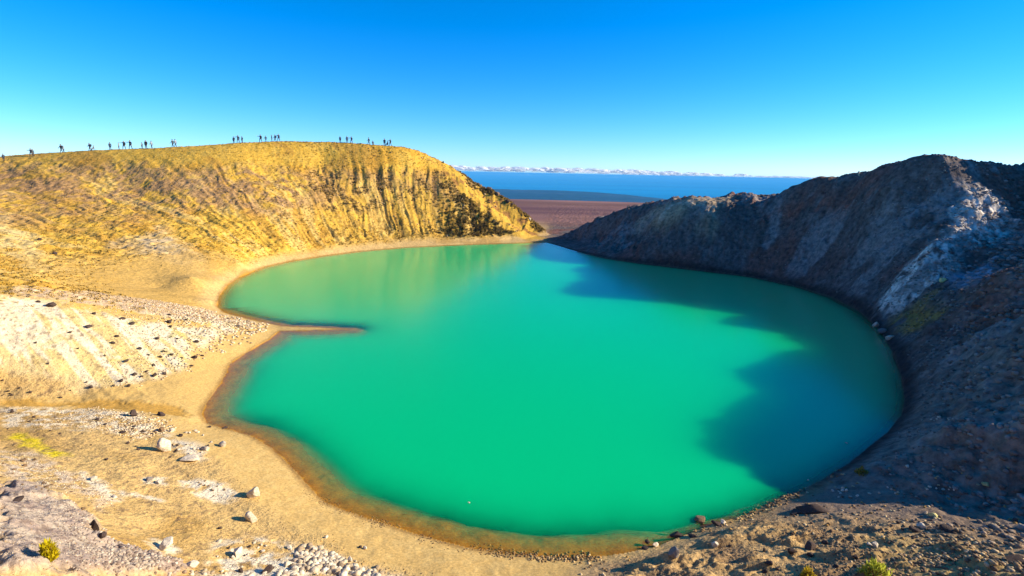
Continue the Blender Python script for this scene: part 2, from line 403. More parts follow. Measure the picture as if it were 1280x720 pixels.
sulph = zone([(8, 545), (24, 540), (52, 552), (84, 570), (68, 572), (30, 558)], .25)
paint(sulph * (.55 + .45 * sstep(.35, .55, n3)), c3(.66, .50, .02))
dotd = (1 - sstep(58, 70, RR)) * left * sstep(3, 6, sd) * sstep(.70, .76, fbm(Xd / .22, Yd / .22, 121, 2))
paint(dotd * .7, c3(.22, .14, .08))
paint(outc * (.85 + .15 * n3), c3(.44, .345, .28)); paint(outc * sstep(.42, .60, n2) * .75, c3(.31, .225, .19)); paint(outc * sstep(.56, .68, n3) * .6, c3(.48, .39, .30)); paint(outc * sstep(.60, .68, fbm(Xd / .18, Yd / .18, 171, 3)) * .7, c3(.16, .11, .09))
# beach
beach = left * sstep(3.9, 2.6, sd + 1.6 * (n2 - .5)) * sstep(75, 62, RR)
paint(beach, c3(.58, .375, .13)); paint(beach * sstep(.45, .6, n3) * .35, c3(.66, .46, .18))
bpoly = zone([(-40, 494), (110, 491), (225, 470), (262, 446), (330, 424), (300, 460), (252, 522), (236, 521), (150, 512), (0, 508), (-40, 506)], .6)
paint(bpoly * .9, c3(.60, .39, .13))
paint(path, c3(.50, .28, .06))
wet = sstep(.45, .05, sd + .25 * (n2 - .5)) * left * (sd > 0)
paint(wet * .75, c3(.30, .165, .05))
# near right gravel
paint(sstep(.10, .26, AZ) * sstep(.2, 1.4, sd) * (RR < 45), c3(.27, .19, .13))
paint(right_near * sstep(.2, 1.4, sd + (n2 - .5)), c3(.42, .27, .12))
paint(right_near * sstep(.45, .62, n3) * .6, c3(.54, .36, .165)); paint(right_near * sstep(.52, .66, n2) * .6, c3(.21, .13, .075))
paint(right_near * sstep(.55, .70, n1) * sstep(14, 22, Xd + 4) * .5, c3(.40, .28, .10))
# the dark hill: scoria and ash
paint(right_far, c3(.125, .092, .080))
paint(right_far * sstep(.45, .62, n2) * .7, c3(.18, .14, .125)); paint(right_far * sstep(.5, .66, n1 * .6 + n4 * .4) * .65, c3(.21, .075, .05))
paint(right_far * up * sstep(.56, .68, fbm(Xd / 5, Yd / 5, 131, 4)) * .6, c3(.30, .26, .24))
paint(right_far * sstep(.62, .72, n3) * .4, c3(.05, .04, .045))
redz = zone([(1100, 235), (1120, 220), (1000, 240), (965, 250), (1000, 262), (1060, 258)], 2)
paint(redz * sstep(.4, .6, n2) * .8, c3(.26, .075, .04))
paint(knoll * .9, c3(.42, .30, .18)); paint(knoll * sstep(.54, .64, n2) * .9, c3(.50, .40, .28))  # knoll top painted lighter to stand for sun on its crest
pale = zone([(1222, 228), (1238, 240), (1258, 262), (1272, 288), (1240, 302), (1200, 314), (1180, 345), (1140, 378), (1085, 402), (1105, 365), (1135, 335), (1158, 310), (1195, 272)], .8)
paint(pale * sstep(.30, .52, n3 * .5 + n2 * .5), c3(.72, .63, .54)); paint(pale * sstep(.56, .64, n2) * .7, c3(.16, .12, .11))  # pale rock, lightened further to stand for sun on the spur
hollow = zone([(1182, 340), (1240, 332), (1236, 355), (1212, 361), (1188, 356)], .8)
paint(hollow * .85, c3(.30, .33, .38))
redn = zone([(1190, 366), (1290, 330), (1290, 395), (1215, 400)], 2.0)
paint(redn * .75, c3(.25, .09, .055))
moss = zone([(1128, 380), (1160, 372), (1175, 388), (1160, 412), (1118, 414), (1112, 398)], 1.2)
paint(moss * sstep(.3, .55, n2) * .8, c3(.34, .19, .035))
ash = right_far * sstep(62, 48, RR) * sstep(0, 1, redn * -1 + 1)
paint(ash * .55, c3(.29, .205, .15)); paint(ash * sstep(.5, .68, streak * .0 + fbm((Xd * .3 + Yd) / 1.2, Xd / 9, 141, 3)) * .6, c3(.18, .12, .095))
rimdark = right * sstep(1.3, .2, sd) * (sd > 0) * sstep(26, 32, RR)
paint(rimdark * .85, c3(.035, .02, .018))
# lake bed
paint(np.where(sd < 0, 1.0, 0.0).astype(np.float32), c3(.42, .20, .022))
paint(np.where(sd < 0, 1.0, 0.0).astype(np.float32) * sstep(.45, .62, n3) * .5, c3(.28, .125, .015))
paint(np.where(sd < 0, 1.0, 0.0).astype(np.float32) * (right_far), c3(.10, .07, .05))
# far plains: mauve moor, then dark forest by the great lake
fm = sstep(168, 205, RR)
paint(fm, c3(.25, .125, .10)); paint(fm * sstep(.45, .6, fbm(Xd / 500, Yd / 90, 151, 5)), c3(.12, .055, .06)); paint(fm * sstep(.54, .64, fbm(Xd / 600, Yd / 70, 153, 5)) * .9, c3(.40, .26, .25)); paint(fm * sstep(.5, .62, fbm(Xd / 160, Yd / 30, 155, 4)) * .5, c3(.11, .05, .04))
wood = sstep(2250, 2600, RR + 1100 * (fbm(Xd / 420, Yd / 420, 152, 4) - .5))
paint(wood, c3(.008, .022, .034)); paint(wood * sstep(.58, .68, fbm(Xd / 900, Yd / 110, 154, 4)) * .4, c3(.06, .07, .09))  # dark forest, with blue of the distance haze painted in

# ------------------------------------------------------------------ materials
def new_mat(name):
    m_ = bpy.data.materials.new(name); m_.use_nodes = True
    nt = m_.node_tree; b = nt.nodes['Principled BSDF']
    return m_, nt, b
def nd(nt, t, **kw):
    n = nt.nodes.new(t)
    for k, v in kw.items(): setattr(n, k, v)
    return n
def ground_mat(name, fine=3.5, bump=.35, var=.5):
    m_, nt, b = new_mat(name)
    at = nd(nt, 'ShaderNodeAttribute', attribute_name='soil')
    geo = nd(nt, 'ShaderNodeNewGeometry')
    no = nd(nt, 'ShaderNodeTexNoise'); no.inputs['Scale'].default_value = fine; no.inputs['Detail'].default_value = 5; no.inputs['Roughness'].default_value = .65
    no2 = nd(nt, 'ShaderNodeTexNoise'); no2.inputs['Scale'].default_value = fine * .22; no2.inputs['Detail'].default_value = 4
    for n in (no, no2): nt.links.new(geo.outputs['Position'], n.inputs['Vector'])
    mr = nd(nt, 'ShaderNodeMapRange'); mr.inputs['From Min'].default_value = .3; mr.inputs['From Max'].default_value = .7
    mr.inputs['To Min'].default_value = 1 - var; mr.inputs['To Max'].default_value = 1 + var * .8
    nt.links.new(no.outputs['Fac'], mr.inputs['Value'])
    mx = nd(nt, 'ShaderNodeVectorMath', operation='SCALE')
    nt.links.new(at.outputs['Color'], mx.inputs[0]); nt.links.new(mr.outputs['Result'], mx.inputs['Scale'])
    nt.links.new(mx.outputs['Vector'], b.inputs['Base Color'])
    ad = nd(nt, 'ShaderNodeMath', operation='ADD'); nt.links.new(no.outputs['Fac'], ad.inputs[0])
    mu = nd(nt, 'ShaderNodeMath', operation='MULTIPLY'); mu.inputs[1].default_value = 2.0; nt.links.new(no2.outputs['Fac'], mu.inputs[0])
    nt.links.new(mu.outputs[0], ad.inputs[1])
    ms = nd(nt, 'ShaderNodeMath', operation='MULTIPLY'); ms.inputs[1].default_value = bump; nt.links.new(at.outputs['Alpha'], ms.inputs[0])
    bp = nd(nt, 'ShaderNodeBump'); nt.links.new(ms.outputs[0], bp.inputs['Strength']); bp.inputs['Distance'].default_value = .25
    nt.links.new(ad.outputs[0], bp.inputs['Height']); nt.links.new(bp.outputs['Normal'], b.inputs['Normal'])
    b.inputs['Roughness'].default_value = .95; b.inputs['Specular IOR Level'].default_value = .08
    return m_
MAT_G = ground_mat('soil', 7.0, .55, .30)
MAT_Y = ground_mat('tussock_soil', 2.2, .6, .28)
MAT_D = ground_mat('scoria', 1.3, .9, .6)
MAT_F = ground_mat('moor', .008, .02, .35)

# ------------------------------------------------------------------ build the sheet, cut into its named pieces
VX = np.stack([X, Y, H], -1)
du = np.gradient(VX, axis=0); dv = np.gradient(VX, axis=1)
NRM = np.cross(dv, du); NRM /= (np.linalg.norm(NRM, axis=-1, keepdims=True) + 1e-12)
NRM *= np.sign(NRM[..., 2:3] + 1e-9)
na, nv = X.shape
idx = np.arange(na * nv).reshape(na, nv)
quads = np.stack([idx[:-1, :-1], idx[1:, :-1], idx[1:, 1:], idx[:-1, 1:]], -1).reshape(-1, 4)

def mesh_np(name, verts, faces, mats, attr=None, attr_name='soil', normals=None, smooth=True, mat_idx=None):
    me = bpy.data.meshes.new(name)
    me.vertices.add(len(verts)); me.vertices.foreach_set('co', np.asarray(verts, np.float32).ravel())
    k = faces.shape[1]; nf = len(faces)
    me.loops.add(nf * k); me.loops.foreach_set('vertex_index', faces.astype(np.int32).ravel())
    me.polygons.add(nf); me.polygons.foreach_set('loop_start', np.arange(0, nf * k, k, dtype=np.int32))
    if smooth: me.polygons.foreach_set('use_smooth', np.ones(nf, bool))
    for m_ in mats: me.materials.append(m_)
    if mat_idx is not None: me.polygons.foreach_set('material_index', mat_idx.astype(np.int32))
    if attr is not None:
        a = me.attributes.new(attr_name, 'FLOAT_COLOR', 'POINT')
        a.data.foreach_set('color', (np.concatenate([attr, np.ones((len(attr), 1))], 1) if attr.shape[1] == 3 else attr).astype(np.float32).ravel())
    if normals is not None:
        a = me.attributes.new('custom_normal', 'FLOAT_VECTOR', 'POINT'); a.data.foreach_set('vector', np.asarray(normals, np.float32).ravel())
    me.update()
    return me

def link(name, me, parent=None, **props):
    o = bpy.data.objects.new(name, me); COL.objects.link(o)
    if parent is not None: o.parent = parent
    for k_, v_ in props.items(): o[k_] = v_
    return o

fc = quads
fa = AZ.ravel()[fc].mean(1); fr = RR.ravel()[fc].mean(1); fH = H0.ravel()[fc].mean(1); fs_ = sd.ravel()[fc].mean(1); fri = right_far.ravel()[fc].mean(1)
fg = np.zeros(len(fc), int)                                            # 0 ground
fg[(fr > 320)] = 3
fg[(fr <= 320) & (fri > .5) & (fs_ > 0.0)] = 2
fg[(fr <= 320) & (fri <= .5) & (fs_ > 0.5) & (fr > 62) & (fa > -1.2) & (fa < .3)] = 1
flatV = VX.reshape(-1, 3); flatN = NRM.reshape(-1, 3); GRAIN *= 1 - .75 * np.maximum(np.maximum(beach, bpoly), (sd < 0) * 1.0); GRAIN *= 1 - .35 * white
flatC = np.concatenate([C, GRAIN[..., None]], -1).reshape(-1, 4)
SHEETS = {}
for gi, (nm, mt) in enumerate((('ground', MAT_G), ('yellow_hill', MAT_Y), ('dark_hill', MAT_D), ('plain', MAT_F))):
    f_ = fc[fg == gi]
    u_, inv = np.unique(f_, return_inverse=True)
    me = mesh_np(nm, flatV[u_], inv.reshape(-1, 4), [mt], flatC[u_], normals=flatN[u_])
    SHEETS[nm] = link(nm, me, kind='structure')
del flatC

# ------------------------------------------------------------------ the lake: turbid green water, clear only over its shallow edge
gx = np.arange(-56, 52.01, .45); gy = np.arange(18, 162.01, .45)
GX, GY = np.meshgrid(gx, gy, indexing='ij')
GD = np.maximum(-ground(GX, GY), 0)
gid = np.arange(GX.size).reshape(GX.shape)
gq = np.stack([gid[:-1, :-1], gid[1:, :-1], gid[1:, 1:], gid[:-1, 1:]], -1).reshape(-1, 4)
gsd = poly_sd(GX, GY, SHORE)
keepq = gsd.ravel()[gq].min(1) < 1.2
gq = gq[keepq]; u_, inv = np.unique(gq, return_inverse=True)
wv_ = np.stack([GX.ravel(), GY.ravel(), np.zeros(GX.size)], -1)[u_]
dep = GD.ravel()[u_]
m_, nt, b = new_mat('lake_water')
at = nd(nt, 'ShaderNodeAttribute', attribute_name='depth')
ex = nd(nt, 'ShaderNodeMath', operation='MULTIPLY'); ex.inputs[1].default_value = -1 / .80; nt.links.new(at.outputs['Fac'], ex.inputs[0])
e2 = nd(nt, 'ShaderNodeMath', operation='EXPONENT'); nt.links.new(ex.outputs[0], e2.inputs[0])
om = nd(nt, 'ShaderNodeMath', operation='SUBTRACT'); om.inputs[0].default_value = 1; nt.links.new(e2.outputs[0], om.inputs[1])
b.inputs['Base Color'].default_value = (.001, .52, .165, 1)
b.inputs['Roughness'].default_value = .2; b.inputs['IOR'].default_value = 1.33; b.inputs['Specular IOR Level'].default_value = .9
b.subsurface_method = 'BURLEY'
b.inputs['Subsurface Weight'].default_value = 1.0; b.inputs['Subsurface Radius'].default_value = (.4, .8, .8); sc_ = nd(nt, 'ShaderNodeMath', operation='MULTIPLY'); sc_.inputs[1].default_value = 1.4; sc_.use_clamp = False; nt.links.new(at.outputs['Fac'], sc_.inputs[0]); nt.links.new(sc_.outputs[0], b.inputs['Subsurface Scale'])
tr = nd(nt, 'ShaderNodeBsdfTransparent'); tr.inputs['Color'].default_value = (.95, .88, .58, 1)
gl = nd(nt, 'ShaderNodeBsdfGlossy'); gl.inputs['Roughness'].default_value = .08
fr_ = nd(nt, 'ShaderNodeFresnel'); gb = nd(nt, 'ShaderNodeNewGeometry'); mi = nd(nt, 'ShaderNodeMapRange'); mi.inputs['To Min'].default_value = 1.33; mi.inputs['To Max'].default_value = 1 / 1.33
nt.links.new(gb.outputs['Backfacing'], mi.inputs['Value']); nt.links.new(mi.outputs[0], fr_.inputs['IOR'])      # air to water or water to air
m1 = nd(nt, 'ShaderNodeMixShader'); nt.links.new(fr_.outputs[0], m1.inputs[0]); nt.links.new(tr.outputs[0], m1.inputs[1]); nt.links.new(gl.outputs[0], m1.inputs[2])
m2 = nd(nt, 'ShaderNodeMixShader'); nt.links.new(om.outputs[0], m2.inputs[0]); nt.links.new(m1.outputs[0], m2.inputs[1]); nt.links.new(b.outputs[0], m2.inputs[2])
nt.links.new(m2.outputs[0], nt.nodes['Material Output'].inputs['Surface'])
geo = nd(nt, 'ShaderNodeNewGeometry'); no = nd(nt, 'ShaderNodeTexNoise'); no.inputs['Scale'].default_value = 1.1; no.inputs['Detail'].default_value = 3
nt.links.new(geo.outputs['Position'], no.inputs['Vector'])
bp = nd(nt, 'ShaderNodeBump'); bp.inputs['Strength'].default_value = .10; bp.inputs['Distance'].default_value = .12
nt.links.new(no.outputs['Fac'], bp.inputs['Height'])
for n_ in (b, gl, fr_): nt.links.new(bp.outputs['Normal'], n_.inputs['Normal'])
WATER = m_
me = mesh_np('lake_water', wv_, inv.reshape(-1, 4), [WATER])
a = me.attributes.new('depth', 'FLOAT', 'POINT'); a.data.foreach_set('value', dep.astype(np.float32))
link('lake_water', me, kind='structure')

# ------------------------------------------------------------------ the great lake far off
sa = np.linspace(-1.2, 1.2, 90); sr = np.exp(np.linspace(math.log(3500), math.log(40000), 60))
SA, SR = np.meshgrid(sa, sr, indexing='ij'); sid = np.arange(SA.size).reshape(SA.shape)
sq = np.stack([sid[:-1, :-1], sid[1:, :-1], sid[1:, 1:], sid[:-1, 1:]], -1).reshape(-1, 4)
m_, nt, b = new_mat('far_lake_water')
b.inputs['Base Color'].default_value = (.0, .10, .30, 1); b.inputs['Roughness'].default_value = .35; b.inputs['IOR'].default_value = 1.33; b.inputs['Specular IOR Level'].default_value = .0  # no gloss; the reflected sky is painted in as diffuse blue
geo = nd(nt, 'ShaderNodeNewGeometry'); mp = nd(nt, 'ShaderNodeMapping'); mp.inputs['Scale'].default_value = (.0001, .0006, 1)
no = nd(nt, 'ShaderNodeTexNoise'); no.inputs['Scale'].default_value = 1.0; no.inputs['Detail'].default_value = 4
cr = nd(nt, 'ShaderNodeValToRGB'); cr.color_ramp.elements[0].color = (.0, .19, .42, 1); cr.color_ramp.elements[1].color = (.0, .27, .55, 1); cr.color_ramp.elements[0].position = .4; cr.color_ramp.elements[1].position = .65
nt.links.new(geo.outputs['Position'], mp.inputs['Vector']); nt.links.new(mp.outputs[0], no.inputs['Vector']); nt.links.new(no.outputs['Fac'], cr.inputs['Fac']); nt.links.new(cr.outputs[0], b.inputs['Base Color'])
me = mesh_np('far_lake', np.stack([SR * np.sin(SA), SR * np.cos(SA), np.full(SA.shape, -203.0)], -1).reshape(-1, 3), sq, [m_])
link('far_lake', me, kind='structure')

# ------------------------------------------------------------------ light
SUN_AZ, SUN_EL = R(86), R(21.5)
w = bpy.data.worlds.new('World'); scene.world = w; w.use_nodes = True
nt = w.node_tree; bg = nt.nodes['Background']
sk = nd(nt, 'ShaderNodeTexSky', sky_type='NISHITA'); sk.sun_disc = False
sk.sun_elevation = SUN_EL; sk.sun_rotation = SUN_AZ; sk.altitude = 1700; sk.air_density = 1.0; sk.dust_density = 0.3; sk.ozone_density = 8.0
hs = nd(nt, 'ShaderNodeHueSaturation'); hs.inputs['Saturation'].default_value = 1.19; hs.inputs['Value'].default_value = 1.0
nt.links.new(sk.outputs[0], hs.inputs['Color']); nt.links.new(hs.outputs[0], bg.inputs['Color'])
bg.inputs['Strength'].default_value = .125
sl = bpy.data.lights.new('sun', 'SUN'); so = bpy.data.objects.new('sun', sl); COL.objects.link(so)
sl.energy = 5.0; sl.angle = R(.55); sl.color = (1, .87, .62)
sd_ = Vector((math.sin(SUN_AZ) * math.cos(SUN_EL), math.cos(SUN_AZ) * math.cos(SUN_EL), math.sin(SUN_EL)))
so.rotation_euler = sd_.to_track_quat('Z', 'Y').to_euler()
so.location = sd_ * 300
vs = scene.view_settings
vs.view_transform = 'Standard'; vs.look = 'None'; vs.gamma = 1; vs.use_curve_mapping = False; vs.exposure = .95
scene.render.engine = 'CYCLES'
scene.cycles.use_denoising = True
scene.cycles.max_bounces = 6; scene.cycles.transparent_max_bounces = 28
# ------------------------------------------------------------------ air and clouds
def haze_box():
    bm = bmesh.new(); bmesh.ops.create_cube(bm, size=1)
    for v in bm.verts: v.co = Vector((v.co.x * 82000, v.co.y * 82000, (-211 if v.co.z < 0 else 31)))
    me = bpy.data.meshes.new('haze'); bm.to_mesh(me); bm.free()
    m_ = bpy.data.materials.new('haze'); m_.use_nodes = True; nt = m_.node_tree
    for n in list(nt.nodes):
        if n.type == 'BSDF_PRINCIPLED': nt.nodes.remove(n)
    pv = nd(nt, 'ShaderNodeVolumePrincipled'); pv.inputs['Color'].default_value = (.10, .50, 1.0, 1); pv.inputs['Density'].default_value = HAZE
    nt.links.new(pv.outputs[0], nt.nodes['Material Output'].inputs['Volume'])
    me.materials.append(m_)
    link('haze', me, kind='stuff')
HAZE = 8.0e-5
haze_box()

def ico(sub):
    bm = bmesh.new(); bmesh.ops.create_icosphere(bm, subdivisions=sub, radius=1)
    bm.verts.ensure_lookup_table()
    v = np.array([x.co[:] for x in bm.verts]); f = np.array([[q.index for q in p.verts] for p in bm.faces]); bm.free()
    return v, f

def noise3(p, seed, octs=3):
    return (fbm(p[:, 0] + 3.1 * p[:, 2], p[:, 1] - 1.7 * p[:, 2], seed, octs) + fbm(p[:, 1] + 7.7, p[:, 2] * 1.3 + p[:, 0] * .6, seed + 5, octs)) / 2

iv3, if3 = ico(3)
cv, cf, off = [], [], 0
for i in range(900):
    a_ = rng.uniform(-.30, .72)
    lay = rng.random()
    dist = rng.uniform(44000, 52000) / max(math.cos(a_), .6)
    wd = rng.uniform(130, 460) * (1.0 if lay < .6 else 3.4)
    ht = wd * rng.uniform(.28, .60) * (1 - .55 * sstep(.05, .5, a_)) if lay < .6 else 130
    zc = rng.uniform(150, 430) - 260 * sstep(.10, .55, a_) if lay < .6 else rng.uniform(-330, -80)
    p = iv3 * (1 + .55 * (noise3(iv3 * 1.8 + i * 3.3, 300 + i, 4)[:, None] - .5) * 2)
    p[:, 2] = np.where(p[:, 2] < 0, p[:, 2] * .45, p[:, 2])
    cv.append(p * [wd * 1.4, wd, ht] + [dist * math.sin(a_), dist * math.cos(a_), zc]); cf.append(if3 + off); off += len(iv3)
m_, nt, b = new_mat('cloud'); b.inputs['Base Color'].default_value = (.92, .93, .95, 1); b.inputs['Roughness'].default_value = 1; b.inputs['Specular IOR Level'].default_value = 0
lw = nd(nt, 'ShaderNodeLayerWeight'); lw.inputs['Blend'].default_value = .45
tc_ = nd(nt, 'ShaderNodeBsdfTransparent'); tl = nd(nt, 'ShaderNodeBsdfTranslucent'); tl.inputs['Color'].default_value = (.92, .93, .95, 1)
mA = nd(nt, 'ShaderNodeMixShader'); mA.inputs[0].default_value = .5; nt.links.new(b.outputs[0], mA.inputs[1]); nt.links.new(tl.outputs[0], mA.inputs[2])
pw_ = nd(nt, 'ShaderNodeMath', operation='POWER'); pw_.inputs[1].default_value = 1.6; nt.links.new(lw.outputs['Facing'], pw_.inputs[0])
mB = nd(nt, 'ShaderNodeMixShader'); nt.links.new(pw_.outputs[0], mB.inputs[0]); nt.links.new(mA.outputs[0], mB.inputs[1]); nt.links.new(tc_.outputs[0], mB.inputs[2])
nt.links.new(mB.outputs[0], nt.nodes['Material Output'].inputs['Surface'])
link('clouds', mesh_np('clouds', np.concatenate(cv), np.concatenate(cf), [m_]), kind='stuff')

# ------------------------------------------------------------------ stones
def stone_mat(name, col, var=.35, scale=6.0, rough=.9):
    m_, nt, b = new_mat(name)
    tc = nd(nt, 'ShaderNodeTexCoord'); oi = nd(nt, 'ShaderNodeObjectInfo')
    no = nd(nt, 'ShaderNodeTexNoise'); no.inputs['Scale'].default_value = scale; no.inputs['Detail'].default_value = 6; no.inputs['Roughness'].default_value = .7
    nt.links.new(tc.outputs['Object'], no.inputs['Vector'])
    cr = nd(nt, 'ShaderNodeValToRGB'); c = np.array(col)
    cr.color_ramp.elements[0].position = .32; cr.color_ramp.elements[1].position = .66
    cr.color_ramp.elements[0].color = (*(c * (1 - var)), 1); cr.color_ramp.elements[1].color = (*np.minimum(c * (1 + var * .6), .85), 1)
    nt.links.new(no.outputs['Fac'], cr.inputs['Fac'])
    mr = nd(nt, 'ShaderNodeMapRange'); mr.inputs['To Min'].default_value = .8; mr.inputs['To Max'].default_value = 1.12; nt.links.new(oi.outputs['Random'], mr.inputs['Value'])
    sc = nd(nt, 'ShaderNodeVectorMath', operation='SCALE'); nt.links.new(cr.outputs[0], sc.inputs[0]); nt.links.new(mr.outputs[0], sc.inputs['Scale'])
    nt.links.new(sc.outputs[0], b.inputs['Base Color'])
    bp = nd(nt, 'ShaderNodeBump'); bp.inputs['Strength'].default_value = .5; bp.inputs['Distance'].default_value = .08
    nt.links.new(no.outputs['Fac'], bp.inputs['Height']); nt.links.new(bp.outputs[0], b.inputs['Normal'])
    b.inputs['Roughness'].default_value = rough; b.inputs['Specular IOR Level'].default_value = .15
    return m_
SM = {'dark': stone_mat('dark_lava', (.075, .050, .042)), 'pale': stone_mat('pale_pumice', (.64, .54, .42), .45, 4.0), 'grey': stone_mat('grey_rock', (.24, .20, .18)),
      'brown': stone_mat('brown_rock', (.20, .125, .07)), 'yellow': stone_mat('sulphur_rock', (.60, .52, .22))}

def rock_shape(seed, sub=3, cuts=13, squash=.75):
    r_ = np.random.default_rng(seed)
    v, f = ico(sub)
    p = v * (1 + .28 * (noise3(v * 1.3 + seed, seed, 3)[:, None] - .5) * 2)
    for _ in range(cuts):
        n = r_.normal(size=3); n /= np.linalg.norm(n); c = r_.uniform(.42, .74)
        d = p @ n - c
        p = p - np.maximum(d, 0)[:, None] * n * .92
    p = p + (noise3(p * 5 + seed, seed + 40, 3)[:, None] - .5) * .12 * v
    p[:, 2] = p[:, 2] * squash
    p[:, 2] -= p[:, 2].min() * .72              # sunk by about a quarter
    return p, f
ROCK = {}
def rock_mesh(kind, var, squash=.75):
    key = (kind, var, squash)
    if key not in ROCK:
        p, f = rock_shape(1000 + var * 7 + int(squash * 100), 4 if var < 6 else 3, 13, squash)
        ROCK[key] = mesh_np('stone', p, f, [SM[kind]], smooth=False)
    return ROCK[key]
ROCKS = []
def put_rock(px, py, wpx, kind, label, cat='stone', name=None, group=None, squash=.75, elong=1.0, rz=None, big=False, zoff=0.0, at=None):
    q = hit(px, py) if at is None else np.array(at, float)
    if q is None: return None
    if q[2] < 0 and at is None: q = at_z(px, py, 0)
    v_ = q - EYE; depth = v_ @ cF
    rad = wpx * depth / FPX / 2
    var = random.randrange(6) if wpx > 7 else 6 + random.randrange(5)
    o = bpy.data.objects.new(name or cat.replace(' ', '_'), rock_mesh(kind, var, squash)); COL.objects.link(o)
    g = float(ground(q[0], q[1]))
    o.location = (q[0], q[1], max(g, -.05) - rad * .12 + zoff)
    o.scale = (rad * elong, rad, rad)
    o.rotation_euler = (random.uniform(-.15, .15), random.uniform(-.15, .15), random.uniform(0, 6.28) if rz is None else rz)
    o['label'] = label; o['category'] = cat
    if group: o['group'] = group
    ROCKS.append(o)
    return o

